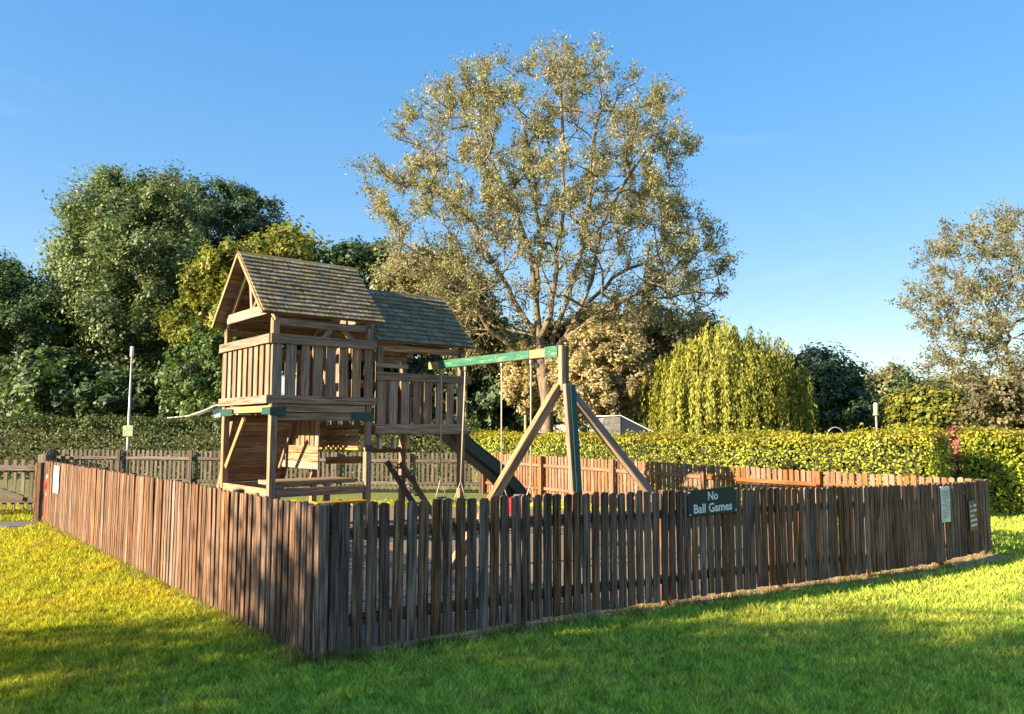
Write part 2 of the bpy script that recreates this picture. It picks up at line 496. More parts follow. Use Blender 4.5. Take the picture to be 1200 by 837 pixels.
def fallen_leaves():
    n = 900
    y = 4.3 + 13 * rng.random(n) ** 1.2; x = (rng.random(n) * 2 - 1) * .75 * y
    m = lawn_mask(x, y); x = x[m]; y = y[m]; n = len(x)
    z = ground_z(x, y) + rng.uniform(.02, .04, n)
    a = rng.random(n) * 6.28; l = rng.uniform(.015, .035, n)
    d = np.stack([np.cos(a), np.sin(a), rng.normal(0, .3, n)], 1); e = np.stack([-np.sin(a), np.cos(a), rng.normal(0, .3, n)], 1)
    c = np.stack([x, y, z], 1); l = l[:, None]
    V = np.stack([c - d * l, c + e * l * .45, c + d * l, c - e * l * .45], 1).reshape(-1, 3)
    pal = np.array([(0.42, 0.30, 0.10), (0.30, 0.18, 0.06), (0.45, 0.38, 0.2), (0.2, 0.12, 0.05)])[rng.integers(0, 4, n)]
    o = link('fallen_leaves', np_mesh('fallen_leaves', V, np.arange(4 * n).reshape(-1, 4), np.repeat(pal, 4, 0)), M_BLADE)
    tag(o, 'small dry tan leaves scattered over the lawn', 'leaves', kind='stuff')
fallen_leaves()

# ------------------------------------------------------------------ picket fences
def picket_mesh(h, wd, t, cut, mat, seed):
    """upright pale with a worn, softly shouldered top; long axis is local X, face across Y"""
    r = random.Random(seed)
    s = cut
    j = lambda a: r.uniform(-a, a)
    prof = [(0, -wd / 2), (h - s, -wd / 2), (h - s * 0.35, -wd / 2 * 0.78 + j(.004)), (h + j(.004), -wd * 0.16 + j(.006)),
            (h + j(.004), wd * 0.16 + j(.006)), (h - s * 0.35, wd / 2 * 0.78 + j(.004)), (h - s, wd / 2), (0, wd / 2)]
    n = len(prof)
    V = [(x, y, -t / 2) for x, y in prof] + [(x, y, t / 2) for x, y in prof]
    Fc = [tuple(range(n))[::-1], tuple(range(n, 2 * n))] + [(i, (i + 1) % n, n + (i + 1) % n, n + i) for i in range(n)]
    me = bpy.data.meshes.new('pale'); me.from_pydata(V, [], Fc); me.update()
    me.materials.append(mat)
    return me

def nailed(me, wd, t, hs_, seed):
    """two rusty nail heads at each rail, set 1 mm proud of the outer face"""
    r = random.Random(seed)
    bm = bmesh.new(); bm.from_mesh(me)
    me.materials.append(M_RUST)
    for sgn in (-1, 1):
        for h in hs_:
            for yy in (-wd * .22, wd * .22):
                y = yy + r.uniform(-.006, .006); x = h + r.uniform(-.012, .012)
                vs = [bm.verts.new((x + .0045 * math.cos(a), y + .0045 * math.sin(a), sgn * (t / 2 + .0012))) for a in np.linspace(0, 2 * math.pi, 7)[:-1]]
                f = bm.faces.new(vs if sgn > 0 else vs[::-1]); f.material_index = 1
    bm.to_mesh(me); bm.free()

def fence(name, label, p0, p1, out, mat, spacing=0.107, wd=0.07, t=0.02, height=1.1, lift=0.04, cat='fence', group=None,
          post_every=1.85, rails=(0.27, 0.88), first_post=0.0, jitter=1.0, cut=0.016, end_post=True, post_h=None, rail_w=0.085):
    p0 = np.array(p0, float); p1 = np.array(p1, float)
    d = p1 - p0; L = np.linalg.norm(d); u = d / L
    nn = np.array([u[1], -u[0]]) * out            # towards the outer face
    root = empty(name, (p0[0], p0[1], gz(*p0)))
    tag(root, label, cat, group)
    base = np.array([p0[0], p0[1], gz(*p0)])
    meshes = [picket_mesh(height - lift, wd, t, cut, mat, s + 1) for s in range(6)]
    for s_, me_ in enumerate(meshes):
        nailed(me_, wd, t, [z - lift for z in rails], s_)
    n = int(L / spacing)
    f = L / n
    for i in range(n + 1):
        s = min(max(i * f, wd / 2 + 0.004), L - wd / 2 - 0.004) + rnd.uniform(-.005, .005) * jitter * (0 < i < n)
        p = p0 + u * s
        z = gz(*p) + lift + rnd.uniform(-.010, .010) * jitter
        q = p + nn * (t / 2 + 0.002)
        o = link('pale', meshes[rnd.randrange(6)], None, root)
        x = Vector((u[0] * rnd.gauss(0, .005) * jitter + nn[0] * rnd.gauss(0, .004), u[1] * rnd.gauss(0, .005) * jitter + nn[1] * rnd.gauss(0, .004), 1)).normalized()
        yv = Vector((u[0], u[1], 0)); a = rnd.gauss(0, 0.03) * jitter
        yv = (yv + Vector((nn[0], nn[1], 0)) * a)
        yv = (yv - x * yv.dot(x)).normalized(); zv = x.cross(yv)
        m = Matrix(((x.x, yv.x, zv.x), (x.y, yv.y, zv.y), (x.z, yv.z, zv.z))).to_4x4()
        m.translation = Vector((q[0] - base[0], q[1] - base[1], z - base[2]))
        o.matrix_local = m
    # rails per bay, posts behind them
    ns = max(1, int(round(L / post_every)))
    pts = [p0 + u * (L * k / ns) for k in range(ns + 1)]
    for k in range(ns):
        a, b = pts[k], pts[k + 1]
        for rz in rails:
            za, zb = gz(*a) + rz, gz(*b) + rz
            ia = a + u * 0.004 - nn * 0.022; ib = b - u * 0.004 - nn * 0.022
            board('rail', (ia[0] - base[0], ia[1] - base[1], za - base[2]), (ib[0] - base[0], ib[1] - base[1], zb - base[2]),
                  rail_w, 0.038, (0, 0, 1), mat, root)
    for k in range(ns + 1):
        if k == ns and not end_post: continue
        p = pts[k]
        s = 0.05 if k == 0 else (-0.05 if k == ns else 0)
        q = p + u * s - nn * 0.084
        z = gz(*p)
        hh = (post_h or height) + 0.0
        board('post', (q[0] - base[0], q[1] - base[1], z - 0.1 - base[2]), (q[0] - base[0], q[1] - base[1], z + hh - base[2]),
              0.08, 0.08, (u[0], u[1], 0), mat, root, 0.006)
    return root

fence('picket_fence', 'weathered brown picket fence on the left, its sunlit outer face towards the yellow lawn', A + np.array([-.02, .02]), D, -1, M_FENCE,
      spacing=0.104, wd=0.080, group='fences around the play area')
fence('picket_fence', 'dark brown picket fence in shade across the front, carrying the green No Ball Games sign', A + np.array([.05, .02]), K, 1, M_FENCE,
      spacing=0.107, wd=0.080, lift=0.075, group='fences around the play area')
fence('picket_fence', 'short turned end of the dark front fence at the far right, carrying the dark notice', K + np.array([.03, .02]), B, 1, M_FENCE,
      spacing=0.107, wd=0.080, lift=0.09, group='fences around the play area')
fence('picket_fence', 'bright orange-brown picket fence at the back right, below the yellow hedge', B + np.array([-.1, .1]), C, 1, M_FENCE_O,
      spacing=0.115, wd=0.085, post_every=2.3, rails=(0.3, 0.86), rail_w=0.075, group='fences around the play area')
fence('picket_fence', 'dark grey picket fence at the back left, in front of the dark hedge', E, C + np.array([-.05, .0]), -1, M_FENCE_G,
      spacing=0.125, wd=0.07, lift=0.1, post_every=2.0, group='fences around the play area')
fence('picket_fence', 'short grey fence run going back from the gate post, seen almost end-on', E, D + np.array([-1.2, 1.9]), 1, M_FENCE_G,
      spacing=0.12, wd=0.07, lift=0.1, group='fences around the play area')

def corner_board():
    """the broad weathered board that closes the near corner"""
    root = empty('corner_post', (A[0], A[1], gz(*A)))
    tag(root, 'weathered grey post closing the near corner where the two fences meet', 'post')
    board('post_board', (0.012, -0.03, 0.02), (0.012, -0.03, 1.10), 0.085, 0.06, (0.8, 0.58, 0), M_FENCE, root, 0.006)
    board('post_board', (-0.075, 0.02, 0.03), (-0.075, 0.02, 1.09), 0.075, 0.03, (-0.63, 0.77, 0), M_FENCE, root, 0.004)
corner_board()

def field_gate():
    y = 15.1
    x0, x1 = -8.95, -12.4
    root = empty('gate', (x0, y, gz(x0, y)))
    tag(root, 'grey wooden slatted gate with a diagonal brace at the far left edge', 'gate')
    n = 21
    ms = [picket_mesh(0.93, 0.075, 0.02, 0.015, M_FENCE_G, 20 + s) for s in range(4)]
    for i in range(n):
        xx = -0.12 - i * (abs(x1 - x0) - .2) / (n - 1)
        o = link('pale', ms[i % 4], None, root)
        m = Matrix(((0, 1, 0), (0, 0, -1), (1, 0, 0))).to_4x4()
        m = Matrix(((0, -1, 0), (0, 0, 1), (1, 0, 0))).to_4x4()
        m.translation = Vector((xx, 0.03, 0.15 + rnd.uniform(-.01, .01)))
        o.matrix_local = m
    for z in (0.33, 0.93):
        board('rail', (-0.03, -0.012, z), (x1 - x0, -0.012, z), 0.10, 0.045, (0, 0, 1), M_FENCE_G, root)
    board('brace', (-0.2, -0.055, 0.36), (-1.75, -0.055, 0.88), 0.09, 0.035, (0, 0, 1), M_FENCE_G, root)
    r2 = empty('gate_post', (x0 + 0.12, y, gz(x0, y)))
    tag(r2, 'thick grey gate post between the slatted gate and the sunlit fence end', 'post')
    board('shaft', (0, 0, -0.1), (0, 0, 1.18), 0.16, 0.16, (1, 0, 0), M_FENCE_G, r2, 0.012)
    board('hinge', (-0.12, -0.088, 0.93), (0.02, -0.088, 0.93), 0.05, 0.01, (0, 0, 1), M_BARKD, r2)
    board('hinge', (-0.12, -0.088, 0.33), (0.02, -0.088, 0.33), 0.05, 0.01, (0, 0, 1), M_BARKD, r2)
    r3 = empty('gate_post', (-8.52, 14.45, gz(-8.5, 14.4)))
    tag(r3, 'brown post beside the red marker at the end of the sunlit fence', 'post')
    board('shaft', (0, 0, -0.1), (0, 0, 1.05), 0.11, 0.11, (1, 0, 0), M_FENCE, r3, 0.008)
field_gate()

def red_marker():
    p = P(57.5, 560, 13.95)
    root = empty('red_marker_post', (p[0], 13.95, gz(p[0], 13.95)))
    tag(root, 'slim red marker with a rounded head standing at the end of the sunlit fence', 'marker')
    s = tube_mesh('shaft', [(0, 0, 0), (0, 0, .15), (0, 0, .45), (0, 0, .62)], [.035, .035, .04, .05], 10, M_RED)
    link('shaft', s, None, root)
    h = tube_mesh('head', [(0, 0, .62), (0.01, 0, .70), (0.02, 0, .82), (0.02, 0, .90), (0.02, 0, .94)], [.05, .075, .075, .05, .015], 12, M_RED)
    link('head', h, None, root)
red_marker()

# ------------------------------------------------------------------ signs
def text_mesh(name, s, mat, width, height=None):
    cu = bpy.data.curves.new(name, 'FONT'); cu.body = s; cu.align_x = 'CENTER'; cu.align_y = 'CENTER'
    cu.extrude = 0.01; cu.offset = 0.022; cu.resolution_u = 3
    o = bpy.data.objects.new(name, cu); COL.objects.link(o)
    dg = bpy.context.evaluated_depsgraph_get()
    me = bpy.data.meshes.new_from_object(o.evaluated_get(dg))
    bpy.data.objects.remove(o)
    co = np.empty(len(me.vertices) * 3, np.float32); me.vertices.foreach_get('co', co); co = co.reshape(-1, 3)
    cx = (co[:, 0].max() + co[:, 0].min()) / 2; cy = (co[:, 1].max() + co[:, 1].min()) / 2
    co[:, 0] -= cx; co[:, 1] -= cy
    sx = width / (co[:, 0].max() - co[:, 0].min())
    sy = (height / (co[:, 1].max() - co[:, 1].min())) if height else sx
    co[:, 0] *= sx; co[:, 1] *= sy; co[:, 2] *= 0.08
    me.vertices.foreach_set('co', co.ravel()); me.update()
    me.materials.clear(); me.materials.append(mat)
    return me

def on_fence(px, py, p0, p1, out_off):
    """3-D point of a photograph pixel on the vertical fence plane, pushed out by out_off"""
    d = (p1 - p0) / np.linalg.norm(p1 - p0); nn = np.array([d[1], -d[0]])
    q0 = p0 + nn * out_off
    ray = P(px, py, 1.0) - np.array([0, 0, EYE])
    t = np.dot(q0, nn) / np.dot(ray[:2], nn)
    return np.array([0, 0, EYE]) + ray * t, d, nn

def sign_root(name, label, px, py, p0, p1, off, tilt=0.0, cat='sign'):
    c, d, nn = on_fence(px, py, p0, p1, off)
    root = empty(name, tuple(c))
    # local X along the fence, local Y up, local Z outward
    root.matrix_world = Matrix(((d[0], 0, nn[0], c[0]), (d[1], 0, nn[1], c[1]), (0, 1, 0, c[2]), (0, 0, 0, 1))) @ Matrix.Rotation(tilt, 4, 'Z')
    tag(root, label, cat)
    return root

r = sign_root('sign', 'dark green sign with white No Ball Games lettering on the front fence', 835.5, 588, A, K, 0.045, R(1.0))
SW, SH = 0.73, 0.262
board('plate', (-SW / 2, 0, -0.006), (SW / 2, 0, -0.006), SH, 0.012, (0, 1, 0), M_SIGN, r, 0.003)
for ang, yy, s, wdt, ht in ((0, 0.060, 'No', 0.15, 0.085), (0, -0.055, 'Ball Games', 0.57, 0.090)):
    o = link('lettering', text_mesh('lettering', s, M_LETTER, wdt, ht), None, r); o.location = (0, yy, 0.0025); o['kind'] = 'stuff'
for sx in (-1, 1):
    for sy in (-1, 1):
        o = link('screw', tube_mesh('screw', [(0, 0, -0.001), (0, 0, 0.004), (0, 0, 0.006)], [.012, .012, .006], 8, M_BOLT), None, r)
        o.location = (sx * (SW / 2 - 0.024), sy * (SH / 2 - 0.024), 0.001)

def text_lines(root, wdt, hgt, n, mat, seed, block=False):
    """illegible rows of small print: short raised dashes of ink"""
    rr = random.Random(seed)
    bm = bmesh.new()
    for i in range(n):
        y = hgt / 2 - hgt * (i + 0.7) / (n + 0.4)
        x = -wdt / 2
        while x < wdt / 2 - 0.01:
            l = rr.uniform(0.012, 0.04); l = min(l, wdt / 2 - x)
            if rr.random() < 0.9:
                vs = [bm.verts.new(v) for v in ((x, y - hgt / n * .22, 0.0018), (x + l, y - hgt / n * .22, 0.0018), (x + l, y + hgt / n * .22, 0.0018), (x, y + hgt / n * .22, 0.0018))]
                bm.faces.new(vs)
            x += l + 0.008
    me = bpy.data.meshes.new('small_print'); bm.to_mesh(me); bm.free()
    link('small_print', me, mat, root)

r = sign_root('notice', 'pale grey-white notice board with small print near the right end of the front fence', 1108.5, 591, A, K, 0.045, R(-0.5), 'notice')
board('plate', (0, -0.235, -0.006), (0, 0.235, -0.006), 0.235, 0.01, (1, 0, 0), M_GREYW, r, 0.002)
text_lines(r, 0.17, 0.38, 13, plain('faded_grey_ink', (0.24, 0.26, 0.25), .6), 3)
r = sign_root('notice', 'dark notice with rows of pale writing on the short turned end of the fence', 1141, 604, K, B, 0.05, R(1.5), 'notice')
board('plate', (0, -0.21, -0.006), (0, 0.21, -0.006), 0.30, 0.01, (1, 0, 0), M_DSIGN, r, 0.002)
text_lines(r, 0.22, 0.36, 5, M_LETTER, 5)
dD = D - A
r = sign_root('notice', 'plain white notice at the far end of the sunlit left fence', 65.5, 562, D, A, 0.045, 0, 'notice')
board('plate', (0, -0.22, -0.006), (0, 0.22, -0.006), 0.42, 0.01, (1, 0, 0), M_WHITE, r, 0.002)
text_lines(r, 0.30, 0.16, 4, M_GREYW, 9)
del r

# ------------------------------------------------------------------ play tower, in its own axes: x along the front, y away to the left, z up
TX, TY = -3.335, 11.0
ROT = math.atan2(0.637, 0.771)
TZ = gz(TX, TY)
U = np.array([0.771, 0.637]); Vv = np.array([-0.637, 0.771])
tower = empty('play_tower', (TX, TY, TZ), ROT)
tag(tower, 'weathered wooden climbing tower with two gabled shingle roofs, slide and green swing beam', 'play tower')

def to_local(p):
    d = np.array([p[0] - TX, p[1] - TY])
    return np.array([d @ U, d @ Vv, p[2] - TZ])

def tb(name, p0, p1, wd, t, wdir, mat=None, bev=0.004, parent=None):
    return board(name, p0, p1, wd, t, wdir, mat or M_TOWER, parent or tower, bev)

W = 1.90; L1 = 1.59; U2a, U2b = 1.66, 3.32
Z1, Z2 = 2.09, 1.71
X, Y_, Z_ = (1, 0, 0), (0, 1, 0), (0, 0, 1)
ps = 0.095
for (x, y) in ((ps / 2, ps / 2), (L1 - ps / 2, ps / 2), (ps / 2, W - ps / 2), (L1 - ps / 2, W - ps / 2)):
    tb('post', (x, y, -0.05), (x, y, 3.17), ps, ps, X, bev=.006)
for (x, y) in ((U2b - ps / 2, ps / 2), (U2b - ps / 2, W - ps / 2), (U2a + 0.9, W - ps / 2)):
    tb('post', (x, y, -0.05), (x, y, 2.90), ps, ps, X, bev=.006)
tb('post', (U2a + ps / 2 + .02, ps / 2, 1.55), (U2a + ps / 2 + .02, ps / 2, 2.90), ps, ps, X)
# decks
for k in range(14):
    y = 0.07 + k * 0.135
    tb('deck_board', (0.0, y, Z1 - 0.05), (L1, y, Z1 - 0.05), 0.125, 0.028, Y_)
    tb('deck_board', (U2a, y, Z2 - 0.05), (U2b, y, Z2 - 0.05), 0.125, 0.028, Y_)
# fascia bands and rails, tower one: front (y<0 side), left (x<0 side)
tb('fascia', (-0.09, -0.022, Z1 - 0.03), (L1 + 0.05, -0.022, Z1 - 0.03), 0.115, 0.040, Z_)
tb('fascia', (-0.022, 0.02, Z1 - 0.03), (-0.022, W + 0.06, Z1 - 0.03), 0.113, 0.040, Z_)
tb('fascia', (-0.04, W + 0.022, Z1 - 0.03), (L1, W + 0.022, Z1 - 0.03), 0.115, 0.04, Z_)
tb('fascia', (L1 + 0.02, 0.05, Z1 - 0.03), (L1 + 0.02, W, Z1 - 0.03), 0.113, 0.030, Z_)
for z in (Z1 - 0.15, Z1 - 0.27):
    tb('joist', (ps + .01, 0.04, z), (L1 - ps - .01, 0.04, z), 0.105, 0.04, Z_)
    tb('joist', (ps + .01, W - 0.04, z), (L1 - ps - .01, W - 0.04, z), 0.105, 0.04, Z_)
tb('joist', (0.04, ps + .01, Z1 - 0.16), (0.04, W - ps - .01, Z1 - 0.16), 0.09, 0.04, Z_, M_GOLD)
tb('joist', (L1 - 0.04, ps + .01, Z1 - 0.15), (L1 - 0.04, W - ps - .01, Z1 - 0.15), 0.105, 0.04, Z_)
for x in (0.4, 0.8, 1.2):
    tb('joist', (x, 0.07, Z1 - 0.10), (x, W - 0.07, Z1 - 0.10), 0.07, 0.04, Z_)
RZ1 = 2.905
tb('handrail', (-0.05, -0.05, RZ1), (L1 + 0.02, -0.05, RZ1), 0.135, 0.035, Z_)
tb('handrail', (-0.05, -0.025, RZ1), (-0.05, W + 0.03, RZ1), 0.13, 0.035, Z_)
tb('handrail', (-0.03, W + 0.05, RZ1), (L1 + 0.02, W + 0.05, RZ1), 0.13, 0.035, Z_)
tb('handrail', (L1 + 0.05, W * 0.42, RZ1), (L1 + 0.05, W, RZ1), 0.13, 0.035, Z_)
bz0, bz1 = Z1 + 0.01, RZ1 + 0.02
for k in range(9):
    y = 0.12 + k * 0.207
    tb('baluster', (-0.016, y, bz0), (-0.016, y, bz1), 0.125, 0.022, Y_)
for k in range(8):
    x = 0.06 + k * 0.206
    if k in (2,):
        x += 0.012
    tb('baluster', (x, -0.016, bz0), (x, -0.016, bz1), 0.145 if k != 2 else 0.12, 0.022, X)
    tb('baluster', (x, W + 0.016, bz0), (x, W + 0.016, bz1), 0.135, 0.022, X)
for k in range(4):
    y = 0.95 + k * 0.22
    tb('baluster', (L1 + 0.018, y, bz0), (L1 + 0.018, y, bz1), 0.13, 0.022, Y_)
# tower two
tb('fascia', (U2a - 0.03, -0.024, Z2 - 0.06), (U2b + 0.03, -0.024, Z2 - 0.06), 0.15, 0.040, Z_)
tb('fascia', (U2a, W + 0.024, Z2 - 0.06), (U2b + 0.03, W + 0.024, Z2 - 0.06), 0.15, 0.040, Z_)
tb('fascia', (U2b + 0.022, 0.0, Z2 - 0.06), (U2b + 0.022, W, Z2 - 0.06), 0.15, 0.04, Z_)
for y in (0.4, 0.8, 1.2, 1.6):
    tb('joist', (U2a, y, Z2 - 0.11), (U2b, y, Z2 - 0.11), 0.08, 0.04, Z_)
RZ2 = 2.45
tb('handrail', (U2a - 0.04, -0.05, RZ2), (U2b + 0.08, -0.05, RZ2), 0.125, 0.035, Z_)
tb('handrail', (U2a - 0.02, W + 0.05, RZ2), (U2b + 0.05, W + 0.05, RZ2), 0.125, 0.035, Z_)
tb('handrail', (U2b + 0.05, 1.05, RZ2), (U2b + 0.05, W + .02, RZ2), 0.125, 0.035, Z_)
tb('handrail', (U2a - 0.02, 0.0, 2.62), (U2a + 0.55, 0.0, 2.62), 0.07, 0.03, Z_)
for k in range(8):
    x = U2a + 0.07 + k * 0.212
    tb('baluster', (x, -0.018, Z2 + 0.015), (x, -0.018, RZ2 + 0.02), 0.14, 0.022, X)
    tb('baluster', (x, W + 0.018, Z2 + 0.015), (x, W + 0.018, RZ2 + 0.02), 0.13, 0.022, X)
for k in range(4):
    tb('baluster', (U2b + 0.018, 1.12 + k * 0.21, Z2 + 0.015), (U2b + 0.018, 1.12 + k * 0.21, RZ2 + .02), 0.13, 0.022, Y_)

# roofs
def roof(x0, x1, ym, hw, zr, ze, courses, per, mat, name_label, truss_x):
    rf = empty('roof'); rf.parent = tower; rf['label'] = name_label
    sl = math.hypot(hw, zr - ze)
    for sgn in (-1, 1):
        # slope frame: s from the ridge down
        def pt(x, s, lift=0.0):
            dy, dz = sgn * hw / sl, -(zr - ze) / sl
            ny, nz = sgn * (zr - ze) / sl, hw / sl
            return (x, ym + dy * s + ny * lift, zr + dz * s + nz * lift)
        wdir = (0, sgn * hw / sl, -(zr - ze) / sl)
        nb = 12
        for k in range(nb):
            s = sl * (k + 0.5) / nb
            board('roof_board', pt(x0 + .01, s, 0), pt(x1 - .01, s, 0), sl / nb - 0.006, 0.018, wdir, M_TOWER, rf, 0.003)
        ex = sl / courses
        if sgn == -1:
            for c in range(courses):
                w0 = (x1 - x0) / per
                cuts = [x0 + (0.5 * w0 if c % 2 else 0)]
                xs = [x0]
                xx = x0 + w0 * (0.55 if c % 2 else 1.0) * rnd.uniform(.8, 1.1)
                while xx < x1 - w0 * 0.45:
                    xs.append(xx); xx += w0 * rnd.uniform(0.75, 1.3)
                xs.append(x1)
                for a, b in zip(xs[:-1], xs[1:]):
                    s0 = c * ex - 0.02; s1 = (c + 1) * ex + rnd.uniform(0.004, 0.02)
                    s0 = max(s0, 0.0)
                    xm = (a + b) / 2
                    # tapering shingle: butt end lifted above the course below
                    p_hi = pt(xm, s0, 0.018); p_lo = pt(xm, s1, 0.046 + rnd.uniform(0, .006))
                    board('shingle', p_hi, p_lo, (b - a) - 0.004, 0.018, (1, rnd.uniform(-.01, .01), 0), mat, rf, 0.002)
        else:
            # far slope: same shingles, never seen from above here, joined as one layer
            bm = bmesh.new()
            for c in range(courses):
                for k in range(per):
                    a = x0 + (x1 - x0) * k / per; b = a + (x1 - x0) / per - 0.006
                    q = [pt(a, c * ex, .022), pt(b, c * ex, .022), pt(b, (c + 1) * ex + .01, .036), pt(a, (c + 1) * ex + .01, .036)]
                    q2 = [pt(a, c * ex, .012), pt(b, c * ex, .012), pt(b, (c + 1) * ex + .01, .022), pt(a, (c + 1) * ex + .01, .022)]
                    vs = [bm.verts.new(v) for v in q + q2]
                    for fidx in ((0, 1, 2, 3), (7, 6, 5, 4), (0, 4, 5, 1), (1, 5, 6, 2), (2, 6, 7, 3), (3, 7, 4, 0)):
                        bm.faces.new([vs[i] for i in fidx])
            bmesh.ops.recalc_face_normals(bm, faces=list(bm.faces))
            me = bpy.data.meshes.new('far_shingles'); bm.to_mesh(me); bm.free()
            o = link('far_shingles', me, mat, rf); o['kind'] = 'stuff'
    # ridge
    board('ridge_cap', (x0, ym - .02, zr + .024), (x1, ym - .02, zr + .024), 0.055, 0.012, (0, -1, -1.0 * (zr - ze) / hw), mat, rf)
    board('ridge_cap', (x0, ym + .02, zr + .026), (x1, ym + .02, zr + .026), 0.055, 0.012, (0, 1, -1.0 * (zr - ze) / hw), mat, rf)
    # trusses
    for tx in truss_x:
        tr = empty('truss'); tr.parent = rf
        k = (zr - ze) / hw
        def tp(y, dz): return (tx, y, zr - k * abs(y - ym) - dz)
        for sgn in (-1, 1):
            board('rafter', (tx, ym, zr - .10), (tx, ym + sgn * hw * 0.985, ze - .075), 0.085, 0.04, (0, sgn * k, 1), M_TOWER, tr)
        zc = ze + 0.10
        yh = (zr - zc - .0725) / k - .17
        board('collar', (tx - .042, ym - yh - .12, zc), (tx - .042, ym + yh + .12, zc), 0.145, 0.04, (0, 0, 1), M_TOWER, tr)
        board('strut', (tx - .005, ym - 0.10, zc + .06), (tx - .005, ym + 0.03, zr - .2), 0.07, 0.035, (0, 1, 0.1), M_TOWER, tr)
        board('strut', (tx - .007, ym - 0.14, zc + .06), (tx - .007, ym - .42, zr - .16 - k * .42), 0.06, 0.03, (0, 1, 0.3), M_TOWER, tr)
    # barge boards along the rakes at the near gable
    for sgn in (-1, 1):
        board('barge_board', (x0 - .008, ym, zr + .0), (x0 - .008, ym + sgn * (hw + .005), ze - .006), 0.05, 0.016, (0, sgn * (zr - ze) / hw, 1), M_SHAKE, rf)
    return rf

roof(-0.165, 1.77, 0.985, 1.0, 4.25, 3.25, 14, 11, M_SHAKE, 'brown sunlit gabled roof of wooden shingles on the left, higher tower', (0.045, L1 - 0.03))
roof(1.62, 3.50, 0.95, 0.98, 3.92, 2.98, 12, 10, M_SHAKE2, 'grey-green shaded gabled roof of wooden shingles on the lower right tower', (U2b - 0.03,))
# eaves beams
for x0, x1, z in ((0.0, L1, 3.16), (U2a, U2b, 2.9)):
    for y in (0.07, W - 0.07):
        tb('eaves_beam', (x0, y, z), (x1, y, z), 0.10, 0.04, Z_)
# knee braces below roof one
for x, dx in ((L1 - 0.12, -0.35), (L1 * 0.45, 0.22)):
    tb('brace', (x, 0.10, 2.80), (x + dx, 0.10, 3.14), 0.08, 0.035, X)

# green corner brackets with bolts
def bracket(x, y, z, wd, ht, face):
    if face == 'front':
        o = tb('bracket', (x - wd / 2, y - .006, z), (x + wd / 2, y - .006, z), ht, 0.008, Z_, M_GREEN, .002)
        for k in (-1, 1):
            b = link('bolt', tube_mesh('bolt', [(0, 0, 0), (0, 0, .012)], .012, 6, M_BOLT), None, o)
            b.location = (k * wd * .28, 0, 0.0 if True else 0); b.location.z = .004 if (o.matrix_local.to_3x3() @ Vector((0, 0, 1))).y < 0 else -.016
    else:
        o = tb('bracket', (x - .006, y - wd / 2, z), (x - .006, y + wd / 2, z), ht, 0.008, Z_, M_GREEN, .002)
    return o
bracket(0.10, 0.0, Z1 - 0.20, 0.24, 0.12, 'front')
bracket(L1 - 0.16, 0.0, Z1 - 0.26, 0.36, 0.13, 'front')
bracket(0.0, 0.16, Z1 - 0.19, 0.3, 0.10, 'left')
bracket(0.0, W - 0.2, Z1 - 0.19, 0.5, 0.11, 'left')

# side board panel at the right posts, sunlit from the left
for k in range(3):
    tb('panel_board', (L1 - 0.14, 0.16, 1.60 - k * 0.095), (L1 - 0.14, 1.45, 1.60 - k * 0.095), 0.09, 0.025, Z_)
tb('panel_trim', (L1 - 0.16, 0.08, 1.345), (L1 - 0.16, 1.5, 1.345), 0.03, 0.06, Z_, M_GOLD)
bracket(L1 - 0.05, 0.0, 1.36, 0.13, 0.10, 'front')
bracket(L1 - ps - .002, W - .06, 1.45, 0.13, 0.16, 'left')
bracket(L1 - ps - .002, W - .06, 1.02, 0.13, 0.16, 'left')
# lower frame, table top and bench under tower one
tb('frame_beam', (ps + .01, 0.03, 0.76), (L1 - ps - .01, 0.03, 0.76), 0.12, 0.04, Z_)
tb('frame_beam', (0.03, ps + .01, 0.76), (0.03, W - ps - .01, 0.76), 0.12, 0.04, Z_)
tb('frame_beam', (ps + .01, W - .03, 0.76), (L1 - ps - .01, W - .03, 0.76), 0.12, 0.04, Z_)
for k in range(4):
    tb('table_board', (0.12, 0.16 + k * 0.15, 0.885), (1.38, 0.16 + k * 0.15, 0.885), 0.14, 0.06, Y_, M_TOWER)
tb('bench_board', (0.5, -0.36, 0.62), (1.28, -0.36, 0.62), 0.2, 0.035, Y_, M_GOLD)
tb('bench_support', (0.7, -0.42, 0.585), (0.7, 0.16, 0.585), 0.06, 0.03, Z_)
tb('bench_support', (1.15, -0.42, 0.585), (1.15, 0.16, 0.585), 0.06, 0.03, Z_)
tb('bench_leg', (0.92, 0.10, -0.05), (0.92, 0.10, 0.87), 0.09, 0.045, X)
# planked climbing ramp on the back, leaning out to the ground
c0 = np.array([0.2, W + 0.06, 1.86]); c1 = np.array([0.2, W + 0.95, 0.10])
for k in range(15):
    t = (k + 0.5) / 15
    p = c0 * (1 - t) + c1 * t
    tb('ramp_board', (0.22, p[1], p[2]), (1.25, p[1], p[2]), 0.125, 0.028, tuple(c1 - c0))
for x in (0.20, 1.27):
    tb('ramp_stringer', (x, c0[1] - .04, c0[2] + .02), (x, c1[1] - .04, c1[2]), 0.10, 0.04, (0, 1, .3))
# raked sunlit panel of slats and boards under the deck
for k in range(5):
    tb('side_slat', (1.0, 0.62 + k * .165, 1.39), (1.0, 0.62 + k * .165, 1.83), 0.125, 0.022, Y_)
for z, v1 in ((1.335, 1.62), (1.215, 1.74), (1.095, 1.86)):
    tb('panel_board', (1.0, 0.56, z), (1.0, v1, z), 0.112, 0.025, Z_)
tb('panel_trim', (0.975, 1.36, 1.85), (0.975, 1.93, 1.02), 0.05, 0.03, (0, 1, .6))
tb('brace', (0.05, 1.10, 1.80), (0.05, 1.78, 1.06), 0.08, 0.04, (0, 1, .8))
